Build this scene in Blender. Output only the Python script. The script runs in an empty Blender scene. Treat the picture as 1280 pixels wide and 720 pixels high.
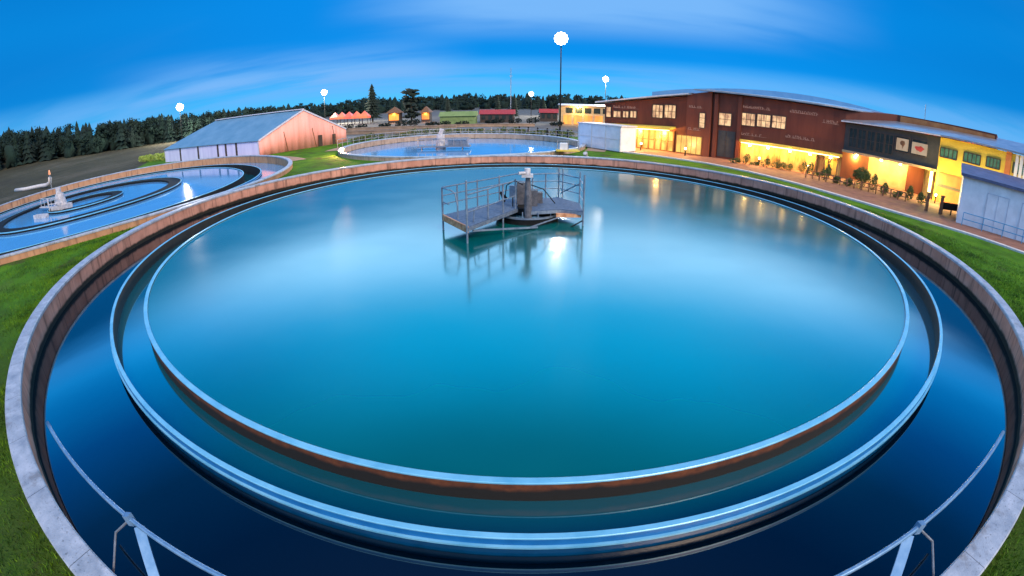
import bpy, bmesh, math, random
import numpy as np
from mathutils import Vector, Matrix, noise as mnoise
R = math.radians
random.seed(7); rng = np.random.default_rng(11)
SC = bpy.context.scene
COL = SC.collection

# ---------------------------------------------------------------- camera
cam = bpy.data.cameras.new('camera'); camo = bpy.data.objects.new('camera', cam); COL.objects.link(camo)
SC.camera = camo
cam.type = 'PANO'; cam.panorama_type = 'FISHEYE_LENS_POLYNOMIAL'      # a real fisheye lens, equidistant
cam.sensor_width = 36.0; cam.sensor_height = 20.25; cam.sensor_fit = 'HORIZONTAL'
F_MM = 600.5463 * 36 / 1280
cam.fisheye_fov = R(180)
cam.fisheye_polynomial_k0 = 0; cam.fisheye_polynomial_k1 = -1 / F_MM
cam.fisheye_polynomial_k2 = 0; cam.fisheye_polynomial_k3 = 0; cam.fisheye_polynomial_k4 = 0
cam.shift_x = -15.3511 / 1280; cam.shift_y = -34.6951 / 720
cam.clip_start = 0.05; cam.clip_end = 9000
T = 0.3349
m = Matrix.Rotation(math.pi / 2 - T, 4, 'X') @ Matrix.Rotation(0.0075, 4, 'Z')
camo.matrix_world = Matrix.Translation((0, 0, 5.81)) @ m

# ---------------------------------------------------------------- sky
W = bpy.data.worlds.new('World'); SC.world = W; W.use_nodes = True
nt = W.node_tree; N = nt.nodes; L = nt.links; N.clear()
def nd(t, **k):
    n = N.new(t)
    for a, b in k.items(): setattr(n, a, b)
    return n
def mth(op, a, b=None, c=None, clamp=False):
    n = N.new('ShaderNodeMath'); n.operation = op; n.use_clamp = clamp
    for i, v in enumerate((a, b, c)):
        if v is None: continue
        if isinstance(v, (int, float)): n.inputs[i].default_value = v
        else: L.new(v, n.inputs[i])
    return n.outputs[0]
def sstep(v, a, b, lo=0., hi=1.):
    n = N.new('ShaderNodeMapRange'); n.interpolation_type = 'SMOOTHSTEP'
    L.new(v, n.inputs[0])
    for i, x in zip((1, 2, 3, 4), (a, b, lo, hi)): n.inputs[i].default_value = x
    return n.outputs[0]
tc = nd('ShaderNodeTexCoord'); sep = nd('ShaderNodeSeparateXYZ'); L.new(tc.outputs['Generated'], sep.inputs[0])
sx, sy, sz = sep.outputs
el = mth('MULTIPLY', mth('ARCSINE', sz), 57.2958)
az = mth('MULTIPLY', mth('ARCTAN2', sx, sy), 57.2958)
aaz180 = mth('ABSOLUTE', az)
aaz = mth('MINIMUM', mth('ABSOLUTE', az), 90.0)
el2 = mth('SUBTRACT', el, mth('MULTIPLY', mth('MULTIPLY', aaz, .11), mth('MULTIPLY', sstep(el, 8, 13), sstep(el, 25, 20))))
ramp = nd('ShaderNodeValToRGB'); L.new(mth('DIVIDE', mth('ADD', el2, 5.0), 95.0, clamp=True), ramp.inputs[0])
def stops(r, lst):
    e = r.color_ramp.elements
    while len(e) > 1: e.remove(e[-1])
    for i, (p, c) in enumerate(lst):
        q = e[0] if i == 0 else e.new(p)
        q.position = p; q.color = (*c, 1)
P_ = lambda d: (d + 5) / 95
stops(ramp, [(0, (.04, .22, .45)), (P_(0), (.05, .32, .60)), (P_(2.5), (.02, .26, .56)), (P_(5.5), (.0, .155, .465)),
             (P_(9), (.0, .140, .44)), (P_(12.5), (.0, .135, .44)), (P_(16), (.05, .56, 1.5)), (P_(21.5), (.01, .60, 1.65)), (P_(25.5), (.0, .40, 1.25)), (P_(30), (.0, .18, .72)),
             (P_(37), (.0, .07, .26)), (P_(46), (.0, .032, .14)), (P_(60), (.01, .035, .12)), (1, (.15, .32, .6))])  # the bright band above the view is added for reflections in the channels
# long soft clouds: noise on the flat cloud layer seen in perspective
den = mth('ADD', mth('MAXIMUM', sz, 0.0), 0.10)
comb = nd('ShaderNodeCombineXYZ'); L.new(mth('DIVIDE', sx, den), comb.inputs[0]); L.new(mth('DIVIDE', sy, den), comb.inputs[1])
mp = nd('ShaderNodeMapping'); L.new(comb.outputs[0], mp.inputs[0]); mp.inputs['Scale'].default_value = (.35, .9, 1); mp.inputs['Location'].default_value = (1.3, .4, 0)
ns = nd('ShaderNodeTexNoise'); L.new(mp.outputs[0], ns.inputs['Vector']); ns.inputs['Scale'].default_value = 1.0; ns.inputs['Detail'].default_value = 4.5; ns.inputs['Roughness'].default_value = .5
nz = ns.outputs['Fac']
c_top = mth('MULTIPLY', mth('MULTIPLY', sstep(el, 6.3, 10.5), sstep(el, 18, 13)), mth('MULTIPLY', sstep(az, -26, -4), sstep(az, 44, 20)))
c_left = mth('MULTIPLY', mth('MULTIPLY', sstep(el, 1.6, 4.2), sstep(el, 8.2, 5.0)), mth('MULTIPLY', sstep(az, -52, -36), sstep(az, -4, -16)))
c_low = mth('MULTIPLY', mth('MULTIPLY', sstep(el, .3, 1.8), sstep(el, 5.5, 3.0)), .55)
mask = mth('ADD', mth('ADD', c_top, mth('MULTIPLY', c_left, .6)), c_low)
cl = mth('MULTIPLY', mask, sstep(nz, .26, .60), clamp=True)
veil = mth('MULTIPLY', sstep(nz, .45, .7), sstep(el, 0, 8, 0, .02))
cl = mth('MAXIMUM', cl, veil)
glow = mth('MULTIPLY', mth('MULTIPLY', sstep(el2, 12.5, 17), sstep(el, 43, 27)), mth('MULTIPLY', sstep(az, -50, -12), sstep(az, 58, 18)))  # added unseen glow above the view, reflected by the tank water
lift = nd('ShaderNodeVectorMath', operation='SCALE'); L.new(ramp.outputs[0], lift.inputs[0]); L.new(sstep(aaz, 62, 18, 1.0, 1.22), lift.inputs['Scale'])
mg = nd('ShaderNodeMix', data_type='RGBA'); L.new(glow, mg.inputs['Factor']); L.new(lift.outputs[0], mg.inputs['A']); mg.inputs['B'].default_value = (.0, .82, 1.85, 1)
glow2 = mth('MULTIPLY', mth('MULTIPLY', sstep(el2, 12.0, 13.2), sstep(el, 25, 17)), mth('MULTIPLY', sstep(az, -55, -25), sstep(az, 62, 30)))  # added paler band that brightens the far water's reflection
mg2 = nd('ShaderNodeMix', data_type='RGBA'); L.new(glow2, mg2.inputs['Factor']); L.new(mg.outputs['Result'], mg2.inputs['A']); mg2.inputs['B'].default_value = (.85, 1.65, 2.5, 1)
side = mth('MULTIPLY', sstep(el, 4, 14), sstep(aaz180, 88, 125))   # unseen sky behind the camera, brightened to light the copings
mg3 = nd('ShaderNodeMix', data_type='RGBA'); L.new(side, mg3.inputs['Factor']); L.new(mg2.outputs['Result'], mg3.inputs['A']); mg3.inputs['B'].default_value = (.42, .72, 1.25, 1)
mx = nd('ShaderNodeMix', data_type='RGBA'); L.new(cl, mx.inputs['Factor']); L.new(mg3.outputs['Result'], mx.inputs['A']); mx.inputs['B'].default_value = (.12, .31, .62, 1)
bg = nd('ShaderNodeBackground'); L.new(mx.outputs['Result'], bg.inputs[0]); bg.inputs[1].default_value = .95
sk = nd('ShaderNodeTexSky'); sk.sky_type = 'NISHITA'; sk.sun_disc = False
SUN_EL, SUN_AZ = 40.0, R(-37)      # direction of the added warm sun lamp (behind the camera, to the right)
sk.sun_elevation = R(1.0); sk.sun_rotation = math.pi - R(38)
bg2 = nd('ShaderNodeBackground'); L.new(sk.outputs[0], bg2.inputs[0]); bg2.inputs[1].default_value = .0015
add = nd('ShaderNodeAddShader'); L.new(bg.outputs[0], add.inputs[0]); L.new(bg2.outputs[0], add.inputs[1])
wo = nd('ShaderNodeOutputWorld'); L.new(add.outputs[0], wo.inputs[0])

# ---------------------------------------------------------------- warm fill light (the one sun lamp, added)
sl = bpy.data.lights.new('sun', 'SUN'); sl.energy = 2.5; sl.angle = R(25); sl.color = (1, .74, .50)
so = bpy.data.objects.new('sun', sl); COL.objects.link(so)
sd = Vector((.62, -.78, math.tan(R(SUN_EL)))).normalized()
so.rotation_euler = sd.to_track_quat('Z', 'Y').to_euler(); so.location = sd * 50

SC.view_settings.view_transform = 'Standard'; SC.view_settings.look = 'None'
SC.view_settings.exposure = 0.7; SC.view_settings.gamma = 1
SC.cycles.use_denoising = True
SC.cycles.sample_clamp_indirect = 4
SC.cycles.max_bounces = 6; SC.cycles.glossy_bounces = 3; SC.cycles.diffuse_bounces = 2
SC.cycles.caustics_reflective = False; SC.cycles.caustics_refractive = False

# ================================================================ materials
MATS = {}
class NB:
    """small node-tree writer"""
    def __init__(s, name):
        s.m = bpy.data.materials.new(name); s.m.use_nodes = True; s.t = s.m.node_tree
        s.b = s.t.nodes['Principled BSDF']; MATS[name] = s.m
    def n(s, t, **k):
        x = s.t.nodes.new(t)
        for a, b in k.items(): setattr(x, a, b)
        return x
    def l(s, a, b): s.t.links.new(a, b)
    def coord(s, scale=(1, 1, 1), out='Object'):
        c = s.n('ShaderNodeTexCoord'); mp = s.n('ShaderNodeMapping'); s.l(c.outputs[out], mp.inputs[0]); mp.inputs['Scale'].default_value = scale
        return mp.outputs[0]
    def noise(s, vec, sc, det=4, rough=.55):
        x = s.n('ShaderNodeTexNoise'); s.l(vec, x.inputs['Vector']); x.inputs['Scale'].default_value = sc; x.inputs['Detail'].default_value = det; x.inputs['Roughness'].default_value = rough
        return x.outputs['Fac']
    def ramp(s, fac, lst):
        r = s.n('ShaderNodeValToRGB'); s.l(fac, r.inputs[0]); stops(r, lst); return r.outputs[0]
    def mix(s, f, a, b, mode='MIX'):
        x = s.n('ShaderNodeMix', data_type='RGBA', blend_type=mode)
        for k, v in (('Factor', f), ('A', a), ('B', b)):
            if isinstance(v, (int, float)): x.inputs[k].default_value = v
            elif isinstance(v, tuple): x.inputs[k].default_value = (*v, 1)
            else: s.l(v, x.inputs[k])
        return x.outputs['Result']
    def math(s, op, a, b=None, c=None):
        x = s.n('ShaderNodeMath', operation=op)
        for i, v in enumerate((a, b, c)):
            if v is None: continue
            if isinstance(v, (int, float)): x.inputs[i].default_value = v
            else: s.l(v, x.inputs[i])
        return x.outputs[0]
    def mr(s, v, a, b, lo=0., hi=1.):
        x = s.n('ShaderNodeMapRange', interpolation_type='SMOOTHSTEP'); s.l(v, x.inputs[0])
        for i, q in zip((1, 2, 3, 4), (a, b, lo, hi)): x.inputs[i].default_value = q
        return x.outputs[0]
    def bump(s, h, st, dist=.02):
        x = s.n('ShaderNodeBump'); s.l(h, x.inputs['Height']); x.inputs['Strength'].default_value = st; x.inputs['Distance'].default_value = dist
        s.l(x.outputs[0], s.b.inputs['Normal'])
    def base(s, c, rough=.7, metal=0., spec=.5):
        if isinstance(c, tuple): s.b.inputs['Base Color'].default_value = (*c, 1)
        else: s.l(c, s.b.inputs['Base Color'])
        s.b.inputs['Roughness'].default_value = rough; s.b.inputs['Metallic'].default_value = metal; s.b.inputs['Specular IOR Level'].default_value = spec
        return s
def rough_mat(name, c0, c1, sc=2., rough=.75, metal=0., bs=20., bst=.25, spec=.4, stretch=(1, 1, 1)):
    b = NB(name); v = b.coord(stretch)
    b.base(b.ramp(b.noise(v, sc, 5, .6), [(.3, c0), (.7, c1)]), rough, metal, spec)
    if bst: b.bump(b.noise(v, bs, 3), bst, .01)
    return b.m
def emit_mat(name, c, st, c1=None, sc=1.5):
    b = NB(name); b.base((.02, .02, .02) if c1 is None else (.05, .05, .05), .4)
    b.b.inputs['Emission Strength'].default_value = st
    if c1 is None: b.b.inputs['Emission Color'].default_value = (*c, 1)
    else:
        v = b.coord((1, 1, .5), 'Object'); b.l(b.ramp(b.noise(v, sc, 3, .6), [(.36, c1), (.60, c)]), b.b.inputs['Emission Color'])
    return b.m

# concrete, inside face of a basin wall: stained dark by algae up to the old water line
def wall_mat(name, zline, up0, up1, dark, cx, cy):
    b = NB(name); v = b.coord(); geo = b.n('ShaderNodeNewGeometry'); sp = b.n('ShaderNodeSeparateXYZ'); b.l(geo.outputs['Position'], sp.inputs[0])
    x, y, z = sp.outputs
    n1 = b.noise(v, 1.1, 5, .6); st = b.noise(b.coord((2.5, 2.5, .25)), 1.0, 4, .65)
    col = b.ramp(n1, [(.3, up0), (.7, up1)])
    col = b.mix(b.mr(st, .48, .72, 0, .7), col, (.10, .06, .042))
    ang = b.math('ARCTAN2', b.math('SUBTRACT', x, cx), b.math('SUBTRACT', y, cy))
    fr = b.math('FRACT', b.math('MULTIPLY', ang, 32 / math.tau))
    jt = b.math('LESS_THAN', fr, .010)
    col = b.mix(b.math('MULTIPLY', jt, .75), col, (.03, .025, .02))
    edge = b.math('ADD', z, b.math('MULTIPLY', b.noise(v, 1.7, 4), -.22))
    col = b.mix(b.mr(edge, zline + .0, zline - .14), col, b.ramp(b.noise(v, 5, 3), [(.3, dark), (.7, tuple(q * 2.2 for q in dark))]))
    b.base(col, .8, 0, .3); b.bump(b.noise(v, 14, 4), .4, .02)
    return b.m
M_cap = rough_mat('cap_concrete', (.22, .25, .29), (.44, .47, .52), 3.2, .38, 0, 30, .35, .9)
M_steel_rim = rough_mat('launder_rim', (.10, .36, .52), (.20, .50, .66), 1.5, .28, .1, 40, .1)
M_groove = rough_mat('launder_groove', (.05, .09, .16), (.09, .14, .22), 2, .5)
M_face = rough_mat('blue_plate', (.0, .10, .30), (.01, .16, .42), 2, .4)
M_skirt = rough_mat('navy_skirt', (.0, .04, .11), (.002, .06, .16), 2, .25)
M_bridge = rough_mat('weathered_bridge_steel', (.10, .14, .20), (.24, .30, .36), 5, .5, .4, 30, .15)
M_dark = rough_mat('wet_dark_wall', (.008, .009, .008), (.022, .022, .017), 3, .6)
def cap_mat():
    b = NB('weathered_coping'); v = b.coord(); geo = b.n('ShaderNodeNewGeometry'); sp = b.n('ShaderNodeSeparateXYZ'); b.l(geo.outputs['Position'], sp.inputs[0])
    col = b.ramp(b.noise(v, 2.2, 6, .65), [(.3, (.20, .23, .27)), (.55, (.34, .37, .41)), (.75, (.48, .50, .54))])
    col = b.mix(b.mr(b.noise(v, .9, 5, .7), .54, .66, 0, .6), col, (.14, .12, .10))
    col = b.mix(b.mr(b.noise(v, 16, 3, .6), .60, .70, 0, .7), col, (.10, .10, .09))
    ang = b.math('ARCTAN2', b.math('SUBTRACT', sp.outputs[0], .14), b.math('SUBTRACT', sp.outputs[1], 23.5))
    jt = b.math('LESS_THAN', b.math('FRACT', b.math('MULTIPLY', ang, 64 / math.tau)), .008)
    col = b.mix(b.math('MULTIPLY', jt, .8), col, (.04, .035, .03))
    b.base(col, .42, 0, .8); b.bump(b.noise(v, 22, 5, .7), .6, .015); return b.m
M_cap = cap_mat()
def weir_mat():
    b = NB('rusty_weir'); v = b.coord(); geo = b.n('ShaderNodeNewGeometry'); sp = b.n('ShaderNodeSeparateXYZ'); b.l(geo.outputs['Position'], sp.inputs[0])
    z = b.math('ADD', sp.outputs[2], b.math('MULTIPLY', b.noise(b.coord((1, 1, .3)), 1.3, 4), .25))
    rust = b.ramp(b.noise(v, 4, 5, .65), [(.3, (.05, .012, .004)), (.7, (.15, .045, .013))])
    b.base(b.mix(b.mr(z, -.16, -.04), (.006, .005, .004), rust), .75); b.bump(b.noise(v, 25, 3), .3, .01); return b.m
M_rust = weir_mat()
def water_mat(name, body, ior=1.9, rough=.07, bst=.05, bs=.8):
    b = NB(name); v = b.coord((1, 1, 1))
    n = b.noise(v, .16, 3)
    b.base(b.ramp(n, [(.3, tuple(q * .88 for q in body)), (.7, tuple(min(1, q * 1.1) for q in body))]), rough)
    b.b.inputs['IOR'].default_value = ior
    b.l(b.mr(b.noise(b.coord((.25, .3, 1)), 1.0, 3, .5), .35, .7, rough * .92, rough * 1.12), b.b.inputs['Roughness'])
    b.bump(b.noise(b.coord((1, .6, 1)), bs, 2), bst, .05)
    return b.m
M_water = water_mat('settled_water', (.0, .10, .10), 2.15, .14, .03)
M_chan = water_mat('channel_water', (.0, .003, .008), 2.25, .05, .03)
M_laund = water_mat('launder_water', (.0, .06, .085), 2.3, .07, .03)
M_water2 = water_mat('far_tank_water', (.10, .30, .55), 2.2, .08, .04)

def grass_ground():
    b = NB('grass_ground'); v = b.coord()
    g = b.ramp(b.noise(v, .45, 6, .65), [(.28, (.030, .080, .002)), (.5, (.055, .16, .003)), (.72, (.10, .23, .004))])
    g = b.mix(b.mr(b.noise(v, 7, 4, .7), .5, .75, 0, .6), g, (.05, .045, .02))
    g = b.mix(b.mr(b.noise(v, .12, 3), .55, .7, 0, .35), g, (.10, .11, .03))
    g = b.mix(b.mr(b.noise(v, .28, 5, .7), .56, .66, 0, .75), g, (.055, .050, .020))
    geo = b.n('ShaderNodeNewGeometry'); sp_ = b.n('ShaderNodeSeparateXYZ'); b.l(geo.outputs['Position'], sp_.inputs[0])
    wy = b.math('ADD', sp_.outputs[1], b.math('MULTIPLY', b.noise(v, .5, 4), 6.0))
    g = b.mix(b.mr(wy, 15, 8, 0, .6), g, b.ramp(b.noise(v, 4, 5, .7), [(.35, (.010, .016, .004)), (.7, (.045, .055, .016))]))  # shade near the camera is put into the ground colour
    b.base(g, .95, 0, .15); b.bump(b.noise(v, 12, 5, .7), .9, .08); return b.m
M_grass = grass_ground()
def blade_mat():
    b = NB('grass_blades'); v = b.coord(); i = b.n('ShaderNodeNewGeometry')
    b.base(b.mix(b.math('MULTIPLY', i.outputs['Random Per Island'], 1.0), (.04, .14, .001), (.15, .29, .003)), .7, 0, .2)
    cc_ = b.mix(b.math('MULTIPLY', i.outputs['Random Per Island'], 1.0), (.03, .11, .002), (.13, .25, .006))
    b.base(b.mix(b.mr(b.noise(v, .8, 5, .65), .42, .62), cc_, (.018, .055, .004)), .7, 0, .2); return b.m
M_blade = blade_mat()
def field_mat():
    b = NB('rough_field'); v = b.coord()
    col = b.ramp(b.noise(v, .05, 6, .65), [(.3, (.035, .032, .024)), (.5, (.055, .055, .035)), (.7, (.10, .09, .065))])
    col = b.mix(b.mr(b.noise(b.coord((.6, .04, 1)), 1.0, 4, .6), .55, .66, 0, .6), col, (.028, .036, .018))
    col = b.mix(b.mr(b.noise(v, 1.2, 5, .7), .5, .8, 0, .5), col, (.12, .105, .08))
    b.base(col, .95, 0, .1); b.bump(b.noise(v, .8, 6, .7), 1.0, .5); return b.m
M_field = field_mat()
M_yard = rough_mat('yard_gravel', (.05, .05, .048), (.13, .12, .105), .5, .95, 0, 8., .6)
M_path = rough_mat('gravel_path', (.22, .15, .10), (.38, .26, .17), .8, .9, 0, 14., .6)
M_pave = rough_mat('red_paving', (.16, .07, .045), (.28, .13, .08), 1.3, .85, 0, 18., .5)
M_kerb = rough_mat('kerb_stone', (.40, .38, .36), (.62, .58, .55), 3, .8, 0, 25, .4)
M_brown = rough_mat('brown_cladding', (.095, .024, .013), (.150, .040, .020), 1.2, .6, 0, 6, .25, .3, (1, 1, .15))
M_darkwall = rough_mat('dark_cladding', (.03, .032, .03), (.055, .055, .05), 1.5, .5)
M_yellow = rough_mat('yellow_render', (.55, .40, .05), (.72, .55, .08), .7, .8, 0, 20, .2)
M_tan = rough_mat('tan_render', (.36, .25, .12), (.52, .38, .20), 1.1, .8, 0, 20, .3)
M_patchy = rough_mat('patchy_amber_wall', (.14, .07, .02), (.55, .38, .14), 1.1, .8, 0, 12, .4, .3, (1.6, 1.6, .5))
M_orange = rough_mat('orange_render', (.42, .13, .04), (.58, .22, .07), 1.2, .8)
M_roof = rough_mat('blue_grey_metal_roof', (.20, .22, .25), (.34, .36, .40), .8, .35, .5, 3, .15, .5, (1, 1, 1))
M_vault = rough_mat('smooth_blue_roof', (.22, .42, .62), (.32, .52, .70), .8, .22, .6, 3, .05)
M_trim = rough_mat('pale_trim', (.50, .48, .46), (.70, .68, .66), 3, .6)
M_frame = rough_mat('window_frame', (.035, .025, .02), (.07, .05, .035), 3, .5)
M_frame_o = rough_mat('bronze_frame', (.14, .06, .02), (.22, .10, .03), 3, .5)
M_white = rough_mat('white_panel', (.60, .60, .62), (.76, .76, .78), 1.2, .55, 0, 10, .15)
M_tentw = rough_mat('tent_side_skylit_fabric', (.46, .46, .66), (.60, .60, .78), .8, .7, 0, 3, .3, .3, (2, 2, .3))  # bluish skylight on this side is put into the fabric colour
M_tentg = rough_mat('tent_gable_lit_fabric', (.78, .31, .24), (.88, .42, .34), .7, .75, 0, 2, .4, .2, (2.5, 2.5, .2))  # warm light on the gable is put into the fabric colour
M_tentr = rough_mat('tent_roof_sheet', (.09, .22, .33), (.15, .29, .41), .5, .5, .2, 2, .15, .4)
M_tentt = rough_mat('tent_trim', (.40, .42, .50), (.56, .58, .64), 2, .6)
M_post = rough_mat('galvanised_steel', (.22, .23, .25), (.42, .43, .45), 6, .42, .7, 30, .15)
M_rail = rough_mat('painted_rail', (.10, .22, .36), (.20, .33, .46), 6, .35, .4, 30, .1)
M_deck = rough_mat('deck_grating', (.10, .13, .17), (.20, .24, .30), 8, .5, .3, 60, .5)
M_column = rough_mat('dark_machine_paint', (.05, .055, .065), (.13, .13, .14), 6, .55)
M_deckb = rough_mat('bridge_grating', (.05, .09, .15), (.11, .16, .24), 8, .75, 0, 60, .5, .2)
M_black = rough_mat('black_steel', (.003, .004, .004), (.010, .011, .012), 4, .8, 0, 20, .2, .2)
M_orangep = rough_mat('worn_orange_paint', (.35, .10, .03), (.75, .42, .22), 5, .6)
M_equip = rough_mat('pale_equipment', (.26, .26, .27), (.60, .58, .58), 4, .5)
M_brownp = rough_mat('brown_timber', (.10, .05, .025), (.20, .10, .05), 4, .7)
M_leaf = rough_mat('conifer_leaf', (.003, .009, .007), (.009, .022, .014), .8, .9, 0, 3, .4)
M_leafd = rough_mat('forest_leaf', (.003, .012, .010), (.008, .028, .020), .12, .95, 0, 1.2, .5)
M_shrub = rough_mat('shrub_leaf', (.03, .06, .015), (.14, .17, .045), 2.5, .9)
M_shruby = rough_mat('lime_shrub_leaf', (.22, .32, .05), (.40, .50, .10), 2.5, .9)
M_bark = rough_mat('bark', (.05, .035, .025), (.10, .07, .05), 5, .9)
M_redroof = rough_mat('red_roof', (.26, .03, .03), (.40, .05, .045), 1.5, .6)
M_limet = rough_mat('lime_fabric', (.13, .20, .06), (.20, .27, .10), .6, .7)
E_win = emit_mat('lit_window', (1.0, .62, .30), .7, (.42, .20, .09), 2.2)
E_hall = emit_mat('lit_hall_glass', (1.0, .60, .10), .75, (.55, .26, .03), 1.1)
E_teal = rough_mat('green_window_glass', (.04, .14, .10), (.10, .24, .18), 2.2, .12)
E_glassd = rough_mat('dark_glass', (.012, .02, .02), (.035, .05, .05), 1.5, .12)
E_lamp = emit_mat('flood_lens', (1, .95, .86), 4)
E_lamp2 = emit_mat('tall_flood_lens', (1, .94, .84), 5)
E_warm = emit_mat('warm_tube', (1, .78, .32), 5)
E_post = emit_mat('warm_lantern', (1, .72, .22), 5)
E_lant = emit_mat('lantern_glass', (1, .82, .45), 22)
E_led = emit_mat('added_red_led', (1, .25, .08), 2)
E_sign = emit_mat('sign_letter', (1.0, .50, .38), .2)
E_red = emit_mat('lit_red_canopy', (1.0, .10, .05), .75, (.9, .22, .05), .5)
E_amber = emit_mat('lit_amber_front', (1.0, .36, .03), 1.0, (.9, .15, .01), .5)
E_beacon = emit_mat('beacon_lens', (1.0, .35, .15), .7)

ORD = ['first', 'second', 'third', 'fourth', 'fifth', 'sixth', 'seventh', 'eighth', 'ninth', 'tenth', 'eleventh', 'twelfth', 'thirteenth', 'fourteenth', 'fifteenth', 'sixteenth', 'seventeenth', 'eighteenth', 'nineteenth',
       'twentieth', 'twenty-first', 'twenty-second', 'twenty-third', 'twenty-fourth', 'twenty-fifth', 'twenty-sixth']
# ================================================================ mesh helpers
def link_mesh(name, me, mat, parent=None):
    o = bpy.data.objects.new(name, me); COL.objects.link(o)
    if mat is not None:
        for q in (mat if isinstance(mat, (list, tuple)) else [mat]): me.materials.append(q)
    if parent is not None:
        o.parent = parent; o.matrix_parent_inverse = parent.matrix_world.inverted()
    return o
class MB:
    def __init__(s): s.v = []; s.f = []; s.mi = []; s.k = 0
    def add(s, vs, fs):
        b = len(s.v); s.v += [tuple(q) for q in vs]; s.f += [[b + i for i in f] for f in fs]; s.mi += [s.k] * len(fs); return s
    def box(s, a, b):
        x0, y0, z0 = a; x1, y1, z1 = b
        return s.add([(x0, y0, z0), (x1, y0, z0), (x1, y1, z0), (x0, y1, z0), (x0, y0, z1), (x1, y0, z1), (x1, y1, z1), (x0, y1, z1)],
                     [(0, 3, 2, 1), (4, 5, 6, 7), (0, 1, 5, 4), (1, 2, 6, 5), (2, 3, 7, 6), (3, 0, 4, 7)])
    def tube(s, pts, r, n=8, r1=None):
        pts = [Vector(p) for p in pts]; rings = []; K = len(pts)
        for i, p in enumerate(pts):
            d = (pts[min(i + 1, K - 1)] - pts[max(i - 1, 0)]).normalized()
            a = d.orthogonal().normalized() if i == 0 else (rings_a - d * rings_a.dot(d)).normalized()
            rings_a = a; b = d.cross(a); rr = r if r1 is None else r + (r1 - r) * i / (K - 1)
            rings.append([p + (a * math.cos(t) + b * math.sin(t)) * rr for t in [j * math.tau / n for j in range(n)]])
        vs = [q for g in rings for q in g]; fs = []
        for i in range(K - 1):
            for j in range(n): fs.append((i * n + j, i * n + (j + 1) % n, (i + 1) * n + (j + 1) % n, (i + 1) * n + j))
        fs.append(tuple(range(n))[::-1]); fs.append(tuple((K - 1) * n + j for j in range(n)))
        return s.add(vs, fs)
    def bar(s, a, b, w, h):     # rectangular bar from a to b
        a, b = Vector(a), Vector(b); d = (b - a).normalized(); up = Vector((0, 0, 1))
        if abs(d.z) > .95: up = Vector((0, 1, 0))
        x = d.cross(up).normalized() * w / 2; y = x.cross(d).normalized() * h / 2
        vs = [p + i * x + j * y for p in (a, b) for i, j in ((-1, -1), (1, -1), (1, 1), (-1, 1))]
        return s.add(vs, [(3, 2, 1, 0), (4, 5, 6, 7), (0, 1, 5, 4), (1, 2, 6, 5), (2, 3, 7, 6), (3, 0, 4, 7)])
    def prism(s, poly, z0, z1):     # poly counter-clockwise; z0/z1 number or list
        n = len(poly); z0 = [z0] * n if isinstance(z0, (int, float)) else z0; z1 = [z1] * n if isinstance(z1, (int, float)) else z1
        vs = [(p[0], p[1], z0[i]) for i, p in enumerate(poly)] + [(p[0], p[1], z1[i]) for i, p in enumerate(poly)]
        return s.add(vs, [tuple(range(n))[::-1], tuple(range(n, 2 * n))] + [(i, (i + 1) % n, n + (i + 1) % n, n + i) for i in range(n)])
    def rev(s, cx, cy, prof, a0=0., a1=math.tau, n=192, closed=True):   # closed profile (r,z) swept round a centre
        full = abs(a1 - a0 - math.tau) < 1e-6; K = n if full else n + 1; P = len(prof); vs = []
        for i in range(K):
            a = a0 + (a1 - a0) * i / n
            for r, z in prof: vs.append((cx + r * math.sin(a), cy + r * math.cos(a), z))
        fs = []
        for i in range(n):
            i2 = (i + 1) % K
            for j in range(P if closed else P - 1):
                j2 = (j + 1) % P; fs.append((i * P + j, i * P + j2, i2 * P + j2, i2 * P + j))
        if not full and closed: fs.append(tuple(range(P))); fs.append(tuple((K - 1) * P + j for j in range(P))[::-1])
        return s.add(vs, fs)
    def disc(s, cx, cy, r, z, n=192):
        return s.add([(cx + r * math.sin(i * math.tau / n), cy + r * math.cos(i * math.tau / n), z) for i in range(n)], [tuple(range(n))[::-1]])
    def build(s, name, mat, parent=None, smooth=False, recalc=True):
        me = bpy.data.meshes.new(name); me.from_pydata(s.v, [], s.f); me.update()
        if any(s.mi): me.polygons.foreach_set('material_index', s.mi)
        if recalc:
            b = bmesh.new(); b.from_mesh(me); bmesh.ops.recalc_face_normals(b, faces=b.faces); b.to_mesh(me); b.free()
        if smooth: me.shade_smooth()
        return link_mesh(name, me, mat, parent)
def np_mesh(name, V, Fc, mat, parent=None, smooth=False):
    me = bpy.data.meshes.new(name); k = Fc.shape[1]
    me.vertices.add(len(V)); me.vertices.foreach_set('co', V.astype(np.float32).ravel())
    me.loops.add(Fc.size); me.loops.foreach_set('vertex_index', Fc.astype(np.int32).ravel())
    me.polygons.add(len(Fc)); me.polygons.foreach_set('loop_start', (np.arange(len(Fc)) * k).astype(np.int32))
    me.update(calc_edges=True); me.validate()
    if smooth: me.shade_smooth()
    return link_mesh(name, me, mat, parent)
def tag(o, label=None, cat=None, group=None, kind=None):
    if label: o['label'] = label
    if cat: o['category'] = cat
    if group: o['group'] = group
    if kind: o['kind'] = kind
    return o
def empty(name, loc, label, cat, group=None):
    o = bpy.data.objects.new(name, None); COL.objects.link(o); o.location = loc; o.empty_display_size = .3
    o.matrix_world = Matrix.Translation(loc)
    return tag(o, label, cat, group)
def copy_tree(o, loc=None, parent=None):
    c = o.copy(); COL.objects.link(c)
    if parent is not None: c.parent = parent
    if loc is not None: c.location = loc
    for ch in list(o.children): copy_tree(ch, None, c)
    return c
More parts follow.
